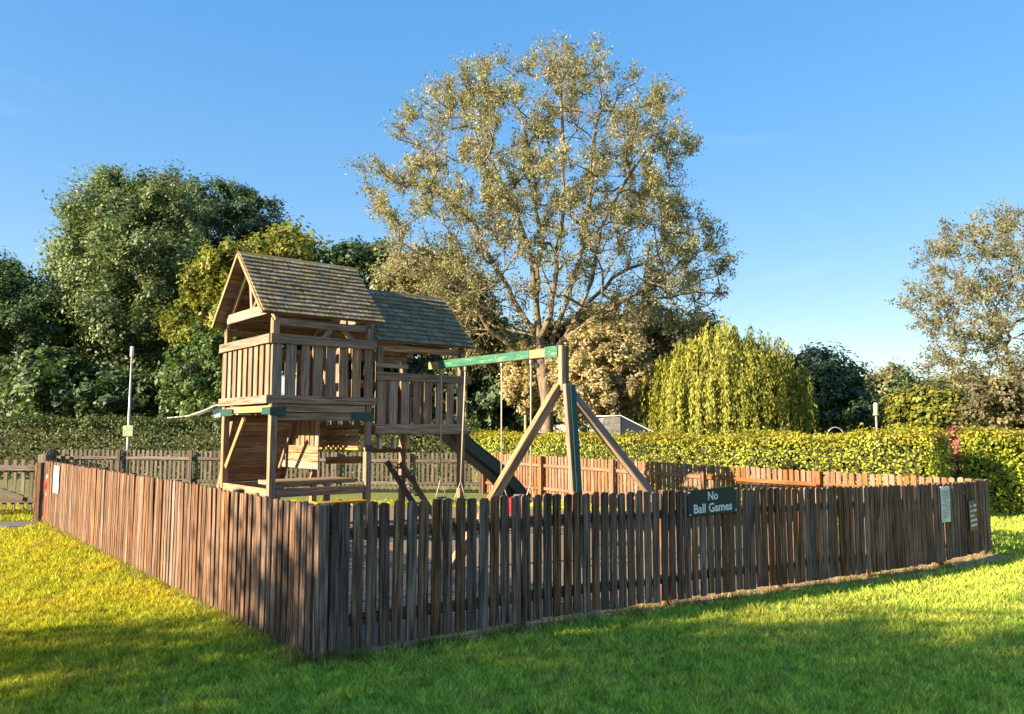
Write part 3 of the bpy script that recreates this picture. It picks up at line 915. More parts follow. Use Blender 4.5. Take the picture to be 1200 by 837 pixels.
# things beneath deck two: cross rails, ladder and hanging chime blocks
tb('cross_rail', (U2a + 0.9, W - .06, 1.28), (U2b, W - .06, 1.28), 0.10, 0.035, Z_)
tb('cross_rail', (U2a + 0.1, W - .06, 1.12), (U2a + 0.85, W - .06, 1.12), 0.12, 0.035, Z_)
lad = empty('ladder'); lad.parent = tower
for yy in (1.2, 1.66):
    board('ladder_rail', (2.84, yy, 1.08), (3.62, yy, 0.02), 0.10, 0.035, (1, 0, .6), M_FENCE_G, lad)
for k in range(6):
    t = (k + .6) / 6.6
    board('rung', (2.84 + .78 * t, 1.21, 1.08 - 1.06 * t), (2.84 + .78 * t, 1.65, 1.08 - 1.06 * t), 0.12, 0.028, (1, 0, 0), M_FENCE_G, lad)
for x, mt in ((1.86, M_METAL), (2.12, M_METAL), (2.36, M_GOLD)):
    c = link('chime_block', board_mesh(0.17, 0.09, 0.05, mt), None, tower)
    c.matrix_local = Matrix.Translation((x, 0.25, 1.43)) @ Matrix.Rotation(R(90), 4, 'Y')
    link('chime_cord', tube_mesh('chime_cord', [(x, .25, 1.5), (x, .25, 1.62)], .006, 5, M_ROPE), None, tower)

# slide off the right end of tower two
def slide():
    root = empty('slide'); root.parent = tower
    y0, y1 = 0.55, 1.02
    N = 22
    path = []
    for i in range(N + 1):
        t = i / N
        x = U2b + 0.02 + 1.75 * t
        z = 1.68 - 1.36 * (t ** 1.0) - 0.04 * math.sin(t * math.pi * 2.2)
        if t > 0.88: z = max(z, 0.32 - (t - .88) * .3)
        path.append((x, z))
    V = []; Fc = []
    prof = [(-0.03, 0.17), (0.0, 0.185), (0.03, 0.17), (0.05, 0.03), (0.10, 0.0), (y1 - y0 - .10, 0.0), (y1 - y0 - .05, 0.03), (y1 - y0 - .03, 0.17), (y1 - y0, 0.185), (y1 - y0 + .03, 0.17)]
    prof += [(y1 - y0 + .02, 0.0), (y1 - y0 - .06, -0.035), (0.06, -0.035), (-0.02, 0.0)]
    n = len(prof)
    for i, (x, z) in enumerate(path):
        a = path[max(i - 1, 0)]; b = path[min(i + 1, N)]
        tx, tz = b[0] - a[0], b[1] - a[1]; l = math.hypot(tx, tz); nx, nz = -tz / l, tx / l
        for (py_, h) in prof:
            V.append((x + nx * h, y0 + py_, z + nz * h))
    for i in range(N):
        for k in range(n):
            a = i * n + k; b = i * n + (k + 1) % n
            Fc.append((a, b, b + n, a + n))
    Fc.append(tuple(range(n))); Fc.append(tuple(range(N * n, N * n + n))[::-1])
    me = bpy.data.meshes.new('chute'); me.from_pydata(V, [], Fc); me.update()
    link('chute', me, M_DKGREEN, root)
    for yy in (y0, y1):
        pts = []
        for i, (x, z) in enumerate(path):
            a = path[max(i - 1, 0)]; b = path[min(i + 1, N)]
            tx, tz = b[0] - a[0], b[1] - a[1]; l = math.hypot(tx, tz)
            pts.append((x - tz / l * .195, yy, z + tx / l * .195))
        link('side_rail', tube_mesh('side_rail', pts, .014, 6, M_METAL if yy > .8 else M_GREEN), None, root)
slide()

# swing beam and its tripod
BX = 2.678; BZ = 2.66
tb('swing_beam', (BX, 0.06, BZ), (BX, -2.98, BZ), 0.115, 0.09, Z_, M_GOLD)
tb('beam_sleeve', (BX - .052, -0.24, BZ), (BX - .052, -2.42, BZ), 0.120, 0.008, Z_, M_GREENB, .002)
tb('beam_sleeve', (BX - .052, -2.74, BZ), (BX - .052, -2.99, BZ), 0.15, 0.010, Z_, M_GREENB, .002)
for yy in (-.5, -1.1, -1.7, -2.2, -2.85):
    b = link('bolt', tube_mesh('bolt', [(BX - .056, yy, BZ), (BX - .066, yy, BZ)], .014, 6, M_BOLT), None, tower)
AP = to_local(P(653, 446, 10.45))
tb('stub_post', (BX - .012, -3.04, BZ + 0.075), (BX - .012, -3.04, BZ - 0.52), 0.08, 0.08, X, M_TOWER, .006)
tb('stub_board', (BX + .06, -3.05, BZ + 0.08), (BX + .06, -3.05, BZ - 0.54), 0.05, 0.04, Y_, M_FENCE_G)
def leg(name, top, px, py, Yd, wd, t, wdir, mat):
    p = to_local(P(px, py, Yd)); a = np.array(top)
    d = p - a
    k = (a[2] + 0.08) / (a[2] - p[2])
    q = a + d * k
    return tb(name, tuple(a), tuple(q), wd, t, wdir, mat, .006)
leg('swing_leg', (BX - .03, -3.0, 2.20), 577, 585, 9.8, 0.125, 0.085, X, M_TOWER)
leg('swing_leg', (BX + .05, -3.02, 2.22), 760, 575, 10.9, 0.125, 0.085, X, M_TOWER)
gl = leg('swing_leg', (BX + .02, -3.12, 2.22), 675, 577, 10.05, 0.16, 0.06, X, M_TOWER)
gl['label'] = 'wooden swing leg with a green steel plate along it'
gp = to_local(P(680, 577, 10.0))
gs = leg('leg_plate', (BX + .055, -3.17, 2.22), 679, 577, 10.0, 0.10, 0.012, X, M_GREEN)
for t in (.1, .35, .62, .85):
    a = gs.matrix_local @ Vector(((-0.5 + t) * 2.3, 0.02, -0.006 if (gs.matrix_local.to_3x3() @ Vector((0, 0, 1))).y > 0 else .006))
    link('bolt', tube_mesh('bolt', [tuple(a), (a.x, a.y - .012, a.z)], .014, 6, M_BOLT), None, tower)

def to_world(l):
    return np.array([TX, TY, TZ]) + np.array([*(U * l[0] + Vv * l[1]), l[2]])

def swing(s0, s1, ylab, zlow, seat, label):
    root = empty('swing', tuple(to_world((BX, -(s0 + s1) / 2, BZ - .07))), ROT)
    tag(root, label, 'swing', 'swings hanging from the green beam')
    h = (s1 - s0) / 2
    zt = -(BZ - .07 - zlow)
    for sgn, drift in ((1, .0), (-1, ylab)):
        yt = sgn * h
        link('hanger', tube_mesh('hanger', [(0, yt, .03), (0, yt, -.07)], .022, 8, M_METAL), None, root)
        yb = yt + drift
        zk = zt + .26
        link('rope', tube_mesh('rope', [(0, yt, -.06), (0.003, (yt + yb) / 2 + .004, zk / 2), (0, yb, zk)], .0105, 6, M_ROPE), None, root)
        # rope splits into a triangle holding the seat side
        for k in (-1, 1):
            link('rope_tail', tube_mesh('rope_tail', [(0, yb, zk), (k * .10, yb * .92, zt)], .008, 5, M_ROPE), None, root)
    V, Fc = [], []
    if seat == 'bucket':
        # toddler bucket: a dished shell with raised back, front and sides
        nu, nv = 16, 7
        for j in range(nv):
            f = j / (nv - 1)
            for i in range(nu):
                a = 2 * math.pi * i / nu
                rr = 0.16 * (0.35 + 0.65 * math.sin(f * math.pi / 2))
                V.append((rr * math.cos(a) * 0.9, rr * math.sin(a) * 1.15, zt - .20 + .24 * f ** 1.6))
        for j in range(nv - 1):
            for i in range(nu):
                Fc.append((j * nu + i, j * nu + (i + 1) % nu, (j + 1) * nu + (i + 1) % nu, (j + 1) * nu + i))
        Fc.append(tuple(range(nu))[::-1])
        me = bpy.data.meshes.new('seat'); me.from_pydata(V, [], Fc); me.update()
        o = link('seat', me, M_RED, root)
        md = o.modifiers.new('thickness', 'SOLIDIFY'); md.thickness = .012
        for k in (-1, 1):
            link('side_pad', tube_mesh('side_pad', [(-.10, k * .2, zt), (0, k * .23, zt - .02), (.10, k * .2, zt)], .022, 8, M_RED), None, root)
    else:
        N = 10
        for i in range(N + 1):
            y = -h * .92 + 2 * h * .92 * i / N
            sag = -.05 * (1 - (2 * i / N - 1) ** 2)
            for (xx, zz) in ((-.08, 0), (.08, 0), (.08, -.018), (-.08, -.018)):
                V.append((xx, y, zt + sag + zz))
        for i in range(N):
            for k in range(4):
                Fc.append((i * 4 + k, i * 4 + (k + 1) % 4, i * 4 + 4 + (k + 1) % 4, i * 4 + 4 + k))
        Fc += [(0, 1, 2, 3), tuple(N * 4 + k for k in (3, 2, 1, 0))]
        me = bpy.data.meshes.new('seat'); me.from_pydata(V, [], Fc); me.update()
        link('seat', me, M_DKGREEN, root)
swing(0.24, 0.88, 0.10, 0.60, 'flat', 'swing hanging on two ropes nearest the tower, left of the pair')
swing(1.76, 2.40, 0.0, 0.66, 'bucket', 'swing with red seat hanging on two ropes nearest the tripod legs')

# ------------------------------------------------------------------ leaves
def leaf_quads(c, nrm_, size, aspect=0.45, long_dir=None):
    """one folded diamond per leaf: centres c, normals nrm_, length per leaf size"""
    n = len(c)
    r = rng.normal(size=(n, 3)) if long_dir is None else long_dir + rng.normal(size=(n, 3)) * 0.25
    nn = nrm_ / (np.linalg.norm(nrm_, axis=1, keepdims=True) + 1e-9)
    a = r - nn * np.sum(r * nn, 1, keepdims=True)
    a /= np.linalg.norm(a, axis=1, keepdims=True) + 1e-9
    b = np.cross(nn, a)
    s = size[:, None]
    w_ = s * aspect
    fold = nn * s * 0.10
    V = np.stack([c - a * s * .5, c + b * w_ * .5 + fold, c + a * s * .5, c - b * w_ * .5 + fold], 1)
    return V.reshape(-1, 3)

def leaf_obj(name, c, nrm_, size, cols, mat, parent=None, aspect=0.45, long_dir=None):
    n = len(c)
    V = leaf_quads(c, nrm_, size, aspect, long_dir)
    o = link(name, np_mesh(name, V, np.arange(4 * n).reshape(-1, 4), np.repeat(cols, 4, 0)), mat, parent)
    return o

def palette(n, pal, jitter=0.25):
    pal = np.array(pal)
    i = rng.integers(0, len(pal), n); j = rng.integers(0, len(pal), n)
    t = rng.random(n)[:, None]
    return (pal[i] * t + pal[j] * (1 - t)) * (1 + jitter * (rng.random((n, 1)) * 2 - 1))

def unit(n):
    v = rng.normal(size=(n, 3)); return v / np.linalg.norm(v, axis=1, keepdims=True)

def silhouette_points(poly, Yc, n, thick, minsep):
    """points inside a crown whose front view is poly (photo pixels), rounded in depth"""
    poly = [np.array(p, float) for p in poly]
    pa = np.array(poly); x0, y0 = pa.min(0); x1, y1 = pa.max(0)
    out = []
    tries = 0
    edges = [(poly[i], poly[(i + 1) % len(poly)]) for i in range(len(poly))]
    half = min(x1 - x0, y1 - y0) / 2
    while len(out) < n and tries < n * 60:
        tries += 1
        q = np.array([rng.uniform(x0, x1), rng.uniform(y0, y1)])
        if not in_poly(np.array([q[0]]), np.array([q[1]]), pa)[0]: continue
        dm = 1e9
        for a, b in edges:
            ab = b - a; t = np.clip(np.dot(q - a, ab) / (ab @ ab), 0, 1)
            dm = min(dm, np.linalg.norm(q - a - ab * t))
        f = min(dm / half, 1.0)
        dep = thick * math.sqrt(max(1 - (1 - f) ** 2, 0.02))
        p = P(q[0], q[1], Yc + rng.uniform(-1, 1) * dep)
        if out:
            if np.min(np.linalg.norm(np.array(out) - p, axis=1)) < minsep: continue
        out.append(p)
    return np.array(out)

def grow(trunk, att, step=0.8, kp=0.35, up_pen=0.6, tip_r=0.012, expo=2.3, wob=0.12, par0=None, first=None):
    """grow branches from the trunk polyline to every attractor; returns nodes, parents, radii"""
    nodes = [np.array(p, float) for p in trunk]
    par = list(par0) if par0 is not None else [-1] + list(range(len(trunk) - 1))
    pl = [0.0]
    for i in range(1, len(trunk)): pl.append(pl[par[i]] + np.linalg.norm(nodes[i] - nodes[par[i]]) * 0.35)
    top = nodes[(first or 0)] if par0 is not None else nodes[-1]
    order = np.argsort(np.linalg.norm(att - top, axis=1))
    first = first if first is not None else max(1, len(trunk) // 2)
    N = np.array(nodes); PL = np.array(pl)
    tips = []
    for idx in order:
        a = att[idx]
        d = np.linalg.norm(N - a, axis=1)
        drop = np.clip(N[:, 2] - a[2] + 0.15 * d, 0, None)
        cost = d + kp * PL + up_pen * drop
        cost[:first] = 1e9
        k = int(np.argmin(cost))
        m = max(1, int(math.ceil(d[k] / step)))
        base = N[k]
        pd = base - N[par[k]] if par[k] >= 0 else np.array([0, 0, 1.0])
        pd = pd / (np.linalg.norm(pd) + 1e-9)
        prev = k
        newp = []
        for i in range(1, m + 1):
            t = i / m
            ctrl = base + pd * d[k] * 0.38
            q = (1 - t) ** 2 * base + 2 * t * (1 - t) * ctrl + t * t * a
            if i < m: q = q + rng.normal(size=3) * wob * step * 0.5
            newp.append(q)
        for q in newp:
            par.append(prev)
            pp = N[prev] if prev < len(N) else None
            prev = len(par) - 1
            N = np.vstack([N, q]); PL = np.append(PL, PL[par[-1]] + np.linalg.norm(q - N[par[-1]]))
        tips.append(prev)
    n = len(N)
    acc = np.zeros(n)
    ch = np.zeros(n, int)
    for i in range(1, n): ch[par[i]] += 1
    for i in range(n - 1, -1, -1):
        if acc[i] == 0: acc[i] = tip_r ** expo
        if par[i] >= 0: acc[par[i]] += acc[i]
    rad = acc ** (1 / expo)
    return N, np.array(par), rad, tips

def branch_mesh(name, N, par, rad, rmin=0.0, sides=6, maxr=None):
    idx = [i for i in range(1, len(N)) if rad[i] >= rmin]
    V, Fc = [], []
    ct = np.cos(2 * np.pi * np.arange(sides) / sides); st = np.sin(2 * np.pi * np.arange(sides) / sides)
    for i in idx:
        p, q = N[par[i]], N[i]
        d = q - p; l = np.linalg.norm(d)
        if l < 1e-6: continue
        d /= l
        a = np.cross(d, [0, 0, 1.0]) if abs(d[2]) < 0.9 else np.cross(d, [1.0, 0, 0])
        a /= np.linalg.norm(a); b = np.cross(d, a)
        r0 = min(rad[par[i]], rad[i] * 1.35); r1 = rad[i]
        if maxr: r0 = min(r0, maxr); r1 = min(r1, maxr)
        base = len(V) * 0 + sum([0])
        k0 = len(V)
        for c, s in zip(ct, st): V.append(p - d * r0 * .3 + (a * c + b * s) * r0)
        for c, s in zip(ct, st): V.append(q + d * r1 * .3 + (a * c + b * s) * r1)
        for k in range(sides):
            Fc.append((k0 + k, k0 + (k + 1) % sides, k0 + sides + (k + 1) % sides, k0 + sides + k))
    return np_mesh(name, np.array(V), np.array(Fc), None, True)

def tree_parts(root, N, par, rad, bark, sides=6):
    """trunk and limbs as one mesh, fine branches as another"""
    big = rad.max() * 0.16
    c = root.location
    N = N - np.array([c.x, c.y, c.z])
    link('trunk', branch_mesh('trunk', N, par, rad, big, 9), bark, root)
    fine = rad.copy(); sel = rad < big
    idx = np.where(sel)[0]
    V = []
    r2 = np.where(sel, rad, -1.0)
    link('branches', branch_mesh('branches', N, par, np.where(sel, rad, -1.0), 0.0, 5), bark, root) if False else None
    # branch_mesh keeps only edges whose own radius passes the test
    keep = np.where(sel)[0]
    Vv_, Fc_ = [], []
    sides = 4
    ct = np.cos(2 * np.pi * np.arange(sides) / sides); st = np.sin(2 * np.pi * np.arange(sides) / sides)
    for i in keep:
        if par[i] < 0: continue
        p, q = N[par[i]], N[i]
        d = q - p; l = np.linalg.norm(d)
        if l < 1e-6: continue
        d /= l
        a = np.cross(d, [0.2, 0.1, 1.0]); a /= np.linalg.norm(a) + 1e-9; b = np.cross(d, a)
        r0 = min(rad[par[i]], rad[i] * 1.3); r1 = rad[i]; k0 = len(Vv_)
        for cc, s in zip(ct, st): Vv_.append(p + (a * cc + b * s) * r0)
        for cc, s in zip(ct, st): Vv_.append(q + (a * cc + b * s) * r1)
        for k in range(sides): Fc_.append((k0 + k, k0 + (k + 1) % sides, k0 + sides + (k + 1) % sides, k0 + sides + k))
    if Fc_:
        link('branches', np_mesh('branches', np.array(Vv_), np.array(Fc_)), bark, root)['kind'] = 'stuff'

def limb_seed(trunk, limbs, Yc):
    """trunk polyline plus main limbs drawn as (start index, depth drift, pixels...)"""
    nodes = [np.array(p) for p in trunk]; par = [-1] + list(range(len(trunk) - 1))
    for st, drift, px in limbs:
        prev = st if st >= 0 else len(trunk) + st
        p0 = nodes[prev]
        for i, (x, y) in enumerate(px):
            q = P(x, y, Yc + drift * (i + 1) / len(px))
            m = max(1, int(np.linalg.norm(q - nodes[prev]) / .7))
            a = nodes[prev]
            for k in range(1, m + 1):
                nodes.append(a + (q - a) * k / m + rng.normal(size=3) * .05); par.append(prev); prev = len(nodes) - 1
    return nodes, par

def open_tree(name, label, poly, Yc, trunk_px, n_att, thick, leaves_per, spread, lsize, pal, bark, tip_r=0.012, minsep=0.6, step=0.8, group=None, kp=0.35,
              up_pen=0.6, mat=None, dens=None, twigs=3, limbs=None):
    trunk = [P(px, py, Yc) for px, py in trunk_px]
    g0 = gz(trunk[0][0], trunk[0][1])
    trunk[0][2] = min(trunk[0][2], g0 - .05)
    root = empty(name, (trunk[0][0], trunk[0][1], g0))
    tag(root, label, 'tree', group)
    att = silhouette_points(poly, Yc, n_att, thick, minsep)
    if limbs:
        nd, pr_ = limb_seed(trunk, limbs, Yc)
        N, par, rad, tips = grow(nd, att, step, kp, up_pen, tip_r, par0=pr_, first=len(trunk) - 1, wob=.08)
    else:
        N, par, rad, tips = grow(trunk, att, step, kp, up_pen, tip_r)
    tree_parts(root, N, par, rad, bark)
    # leaves: short twigs radiate from every attractor, leaves sit along them
    base = np.array(root.location)
    C_, Nn, S_, tid = [], [], [], []
    tw_v = []
    for ai, a in enumerate(att):
        k = twigs
        dens_a = 1.0 if dens is None else dens(a)
        out = a - trunk[-1]; out /= np.linalg.norm(out) + 1e-9
        for _ in range(k):
            d = out * 0.7 + rng.normal(size=3) * 0.75 + np.array([0, 0, 0.25]); d /= np.linalg.norm(d)
            ln = spread * rng.uniform(0.6, 1.5)
            m = int(leaves_per / k * rng.uniform(.5, 1.5) * dens_a)
            if m < 1: continue
            t = rng.random(m) ** 0.8
            p = a + d * (t * ln)[:, None] + rng.normal(size=(m, 3)) * spread * 0.17
            C_.append(p); Nn.append(rng.normal(size=(m, 3)) + np.array([0, 0, .35])); S_.append(lsize * rng.uniform(.6, 1.3, m))
            tid.append(np.full(m, ai * k + _))
            tw_v.append((a, a + d * ln))
    C_ = np.concatenate(C_) - base; Nn = np.concatenate(Nn); S_ = np.concatenate(S_); tid = np.concatenate(tid)
    cols = palette(len(C_), pal)
    tone = 0.55 + 0.85 * rng.random(tid.max() + 1)
    cols = cols * tone[tid][:, None]
    crown = leaf_obj('crown', C_, Nn, S_, cols, mat or M_LEAF, root)
    # twig sticks
    V, Fc = [], []
    for p, q in tw_v:
        p = p - base; q = q - base
        d = q - p; d /= np.linalg.norm(d); a = np.cross(d, [0.3, .2, 1.0]); a /= np.linalg.norm(a); b = np.cross(d, a)
        k0 = len(V)
        for c, s in ((1, 0), (-.5, .87), (-.5, -.87)): V.append(p + (a * c + b * s) * tip_r * .45)
        for c, s in ((1, 0), (-.5, .87), (-.5, -.87)): V.append(q + (a * c + b * s) * tip_r * .2)
        for k in range(3): Fc.append((k0 + k, k0 + (k + 1) % 3, k0 + 3 + (k + 1) % 3, k0 + 3 + k))
    link('twigs', np_mesh('twigs', np.array(V), np.array(Fc)), bark, root)
    return root

def dense_tree(name, label, poly, Yc, trunk_px, n_puff, thick, pr, leaves_per, lsize, pal, bark, group=None, minsep=None, top_pal=None, cat='tree', mat=None, droop=0.0, tip_r=0.02):
    trunk = [P(px, py, Yc) for px, py in trunk_px]
    g0 = gz(trunk[0][0], trunk[0][1]); trunk[0][2] = g0 - .05
    root = empty(name, (trunk[0][0], trunk[0][1], g0))
    tag(root, label, cat, group)
    att = silhouette_points(poly, Yc, n_puff, thick, minsep if minsep is not None else pr * 0.55)
    base = np.array(root.location)
    N, par, rad, tips = grow(trunk, att, 1.6, 0.3, 0.4, tip_r)
    tree_parts(root, N, par, rad, bark)
    C_, Nn, S_, T_ = [], [], [], []
    for i, a in enumerate(att):
        m = int(leaves_per * rng.uniform(.7, 1.3))
        # clump: several sprays on an irregular squashed shell
        k = 7
        sp = unit(k); sp[:, 2] = sp[:, 2] * .8 + .15
        w_ = rng.integers(0, k, m)
        d = sp[w_] + np.clip(rng.normal(size=(m, 3)), -1.5, 1.5) * 0.30
        rr = pr * rng.uniform(.5, 1.35)
        p = a + d * rr * (0.35 + 0.65 * rng.random((m, 1)))
        p[:, 2] -= droop * np.abs(rng.normal(size=m)) * rr
        C_.append(p); Nn.append(d + rng.normal(size=(m, 3)) * 0.5 + np.array([0, 0, .5])); S_.append(lsize * rng.uniform(.55, 1.4, m))
        T_.append(np.full(m, i))
    C_ = np.concatenate(C_) - base; Nn = np.concatenate(Nn); S_ = np.concatenate(S_); T_ = np.concatenate(T_)
    cols = palette(len(C_), pal)
    if top_pal is not None:
        sel = rng.random(len(att)) < 0.25
        cols2 = palette(len(C_), top_pal)
        cols = np.where(sel[T_][:, None], cols2, cols)
    tone = 0.72 + 0.56 * rng.random(len(att))
    cols = cols * tone[T_][:, None]
    ok = C_[:, 2] > 0.02
    leaf_obj('crown', C_[ok], Nn[ok], S_[ok], cols[ok], mat or M_LEAFD, root, 0.55)
    return root

# --- the big open willow-like tree in the middle
TAN = [(0.27, 0.25, 0.155), (0.20, 0.21, 0.095), (0.38, 0.35, 0.26), (0.14, 0.17, 0.07), (0.26, 0.185, 0.08), (0.17, 0.20, 0.10)]
TIPG = [(0.20, 0.22, 0.15), (0.13, 0.15, 0.07), (0.25, 0.23, 0.15)]
big_poly = [(468, 140), (500, 112), (530, 100), (556, 76), (600, 58), (640, 52), (676, 46), (700, 60), (724, 84), (760, 90), (792, 112), (806, 148), (815, 178), (790, 206),
            (806, 236), (846, 272), (858, 310), (846, 356), (800, 380), (740, 388), (690, 372), (640, 366), (590, 372), (560, 400), (520, 386), (480, 360), (446, 330), (458, 280), (430, 232), (424, 196), (446, 190), (474, 196), (462, 166)]
def big_dens(a):
    r = math.hypot(a[0] - 1.0, a[1] - 31.5)
    low = np.clip((9.0 - a[2]) / 5.0, 0, 1)
    base = 1.1 - 0.75 * low * np.clip(1.3 - r / 6.0, 0, 1) - 0.25 * np.clip(1 - r / 4.0, 0, 1)
    v = noise.noise(Vector((a[0] * .42, a[1] * .42, a[2] * .42 + 7)))
    return max(0.12, base * (0.85 + 1.9 * v))
BIG_LIMBS = [
    (-3, -2.5, [(604, 416), (576, 384), (548, 344), (512, 318), (470, 282)]),
    (-2, 1.5, [(612, 372), (584, 318), (556, 268), (508, 222), (452, 202)]),
    (-1, -1.0, [(627, 330), (618, 278), (590, 214), (556, 150), (534, 116)]),
    (-1, 2.5, [(632, 330), (634, 268), (622, 190), (606, 120), (600, 74)]),
    (-2, -2.0, [(644, 372), (652, 320), (660, 250), (662, 160), (654, 70)]),
    (-3, 1.0, [(652, 392), (668, 350), (684, 288), (696, 210), (702, 130), (704, 74)]),
    (-3, -1.5, [(656, 408), (674, 372), (692, 326), (704, 268), (738, 206), (782, 142)]),
    (-3, 3.0, [(656, 408), (690, 352), (734, 314), (790, 292), (842, 286)]),
    (-3, -3.5, [(660, 398), (696, 372), (736, 352), (776, 326), (806, 304)]),
    (-2, 3.5, [(600, 388), (560, 372), (510, 368)]),
]
open_tree('broad_open_tree', 'tallest tree, broad open crown of pale tan-green leaves behind the swing', big_poly, 31.5,
          [(642, 507), (641, 470), (636, 432), (632, 398), (630, 372)], 640, 6.5, 225, 0.62, 0.115, TAN, M_BARKG, 0.021, 0.55, 0.8, kp=0.12, up_pen=0.9, twigs=5, dens=big_dens, limbs=BIG_LIMBS)
# --- the airy tree at the right edge
right_poly = [(1200, 246), (1240, 250), (1290, 280), (1320, 340), (1310, 420), (1250, 452), (1180, 452), (1130, 440), (1082, 438), (1064, 420), (1096, 404), (1084, 382), (1056, 354), (1080, 336), (1078, 318), (1090, 290), (1112, 268), (1130, 276), (1150, 256)]
open_tree('airy_tree', 'airy thin-leaved tree at the right edge, bare limbs showing', right_poly, 26,
          [(1199, 506), (1196, 470), (1186, 436), (1178, 405)], 260, 4.0, 150, 0.5, 0.105, [(0.21, 0.19, 0.11), (0.14, 0.155, 0.06), (0.24, 0.19, 0.11), (0.17, 0.19, 0.11)], M_BARKG, 0.011, 0.4, 0.6, kp=0.25, up_pen=0.7, twigs=4)
# --- left group
OLIVE = [(0.10, 0.155, 0.065), (0.14, 0.19, 0.08), (0.07, 0.12, 0.05), (0.20, 0.23, 0.10)]
BLUEG = [(0.065, 0.115, 0.06), (0.10, 0.15, 0.08), (0.045, 0.085, 0.05)]
DARKG = [(0.06, 0.105, 0.038), (0.09, 0.14, 0.05), (0.04, 0.075, 0.035)]
YELG = [(0.20, 0.21, 0.035), (0.13, 0.17, 0.035), (0.30, 0.25, 0.035), (0.09, 0.14, 0.035)]
dense_tree('leafy_tree', 'tall olive-green leafy tree at the left with a rounded sunlit crown',
           [(70, 300), (76, 258), (100, 240), (120, 214), (152, 206), (180, 208), (210, 226), (228, 262), (232, 320), (226, 380), (214, 440), (170, 462), (120, 470), (84, 440), (60, 400), (52, 360), (76, 330)],
           40, [(160, 500), (158, 460), (160, 400), (162, 340)], 220, 5.0, 1.1, 820, 0.18, OLIVE, M_BARKD, 'trees beyond the left hedge')
dense_tree('leafy_tree', 'tall dark blue-green tree behind the left tower roof, with a ragged spiky top',
           [(196, 230), (215, 214), (236, 222), (262, 214), (290, 224), (318, 244), (332, 276), (330, 330), (322, 400), (300, 460), (230, 470), (206, 420), (200, 330)],
           47, [(268, 502), (268, 440), (268, 360)], 190, 4.6, 1.05, 620, 0.19, BLUEG, M_BARKD, 'trees beyond the left hedge')
dense_tree('leafy_tree', 'dark green low-crowned tree at the far left edge of the picture',
           [(-80, 330), (-40, 312), (0, 316), (20, 322), (40, 346), (66, 336), (78, 370), (70, 420), (60, 480), (-80, 486)], 38, [(0, 500), (0, 440), (0, 400)],
           120, 4, 0.95, 560, 0.18, DARKG, M_BARKD, 'trees beyond the left hedge')
dense_tree('leafy_tree', 'yellow-green sunlit tree with golden tips directly left of the tower roof',
           [(206, 350), (222, 326), (246, 300), (272, 284), (300, 290), (310, 330), (306, 400), (290, 430), (250, 440), (212, 420), (200, 390)], 33,
           [(252, 502), (252, 450), (254, 380)], 95, 2.2, 0.66, 460, 0.17, YELG, M_BARKY, 'trees beyond the left hedge')
dense_tree('leafy_tree', 'mid-green rounded tree below the yellow one, left of the tower posts',
           [(200, 420), (216, 396), (250, 388), (290, 400), (310, 430), (306, 476), (250, 488), (206, 482)], 31.5, [(258, 503), (258, 470), (258, 440)],
           80, 1.8, 0.6, 430, 0.16, [(0.07, 0.13, 0.035), (0.11, 0.17, 0.05), (0.05, 0.09, 0.03)], M_BARKD, 'trees beyond the left hedge')
dense_tree('leafy_tree', 'small golden-topped tree peeping over the ridge of the left roof',
           [(314, 292), (324, 278), (342, 272), (360, 286), (370, 330), (360, 420), (320, 430), (306, 350)], 36, [(338, 502), (338, 440), (338, 370)],
           70, 1.8, 0.9, 340, 0.26, YELG, M_BARKY, 'trees beyond the left hedge')
dense_tree('leafy_tree', 'dark green round-topped tree between the two tower roofs',
           [(372, 320), (388, 296), (416, 288), (444, 292), (462, 306), (490, 340), (500, 420), (490, 480), (400, 480), (372, 420)], 46, [(430, 502), (430, 440), (430, 380)],
           130, 3.6, 1.0, 340, 0.27, DARKG, M_BARKD, 'trees beyond the left hedge')
dense_tree('leafy_tree', 'dark shrubby tree under the olive tree, just above the left hedge',
           [(10, 430), (60, 412), (110, 440), (150, 452), (200, 440), (262, 452), (280, 500), (10, 500)], 34, [(140, 502), (140, 480), (140, 466)],
           150, 2.4, 0.75, 320, 0.22, DARKG, M_BARKD, 'trees beyond the left hedge', top_pal=OLIVE)
dense_tree('leafy_tree', 'dark laurel-like tree between the tower and the swing legs',
           [(500, 430), (530, 414), (570, 412), (610, 424), (640, 450), (646, 500), (500, 504)], 37, [(575, 504), (575, 480), (575, 462)],
           110, 2.2, 0.7, 340, 0.26, BLUEG, M_BARKD)
# --- pale tan shrubs and the darker wood behind the swing
SILV = [(0.42, 0.34, 0.20), (0.32, 0.27, 0.14), (0.46, 0.40, 0.27), (0.28, 0.24, 0.10)]
dense_tree('pale_willow_bush', 'pale tan feathery bush behind the swing legs, right of the big trunk', [(656, 470), (654, 440), (664, 412), (690, 390), (730, 390), (758, 418), (766, 452), (744, 482), (700, 490), (664, 488)], 29.6,
           [(702, 505), (702, 490), (700, 470)], 120, 1.5, 0.5, 520, 0.13, SILV, M_BARKP, cat='bush', mat=M_LEAF)
dense_tree('pale_willow_bush', 'small pale tan bush left of the big trunk, seen past the swing ropes', [(596, 470), (600, 430), (614, 404), (634, 400), (636, 470), (620, 486)], 33.5,
           [(616, 505), (616, 490), (616, 470)], 45, 1.0, 0.42, 380, 0.14, SILV, M_BARKP, cat='bush', mat=M_LEAF)
dense_tree('pale_willow_bush', 'pale tan feathery tree rising just behind the lower tower roof', [(440, 330), (462, 302), (496, 290), (530, 300), (560, 330), (590, 370), (600, 420), (560, 440), (520, 400), (480, 360)], 35,
           [(545, 505), (545, 460), (530, 400)], 110, 2.0, 0.7, 330, 0.18, TAN, M_BARKP, cat='tree', mat=M_LEAF)
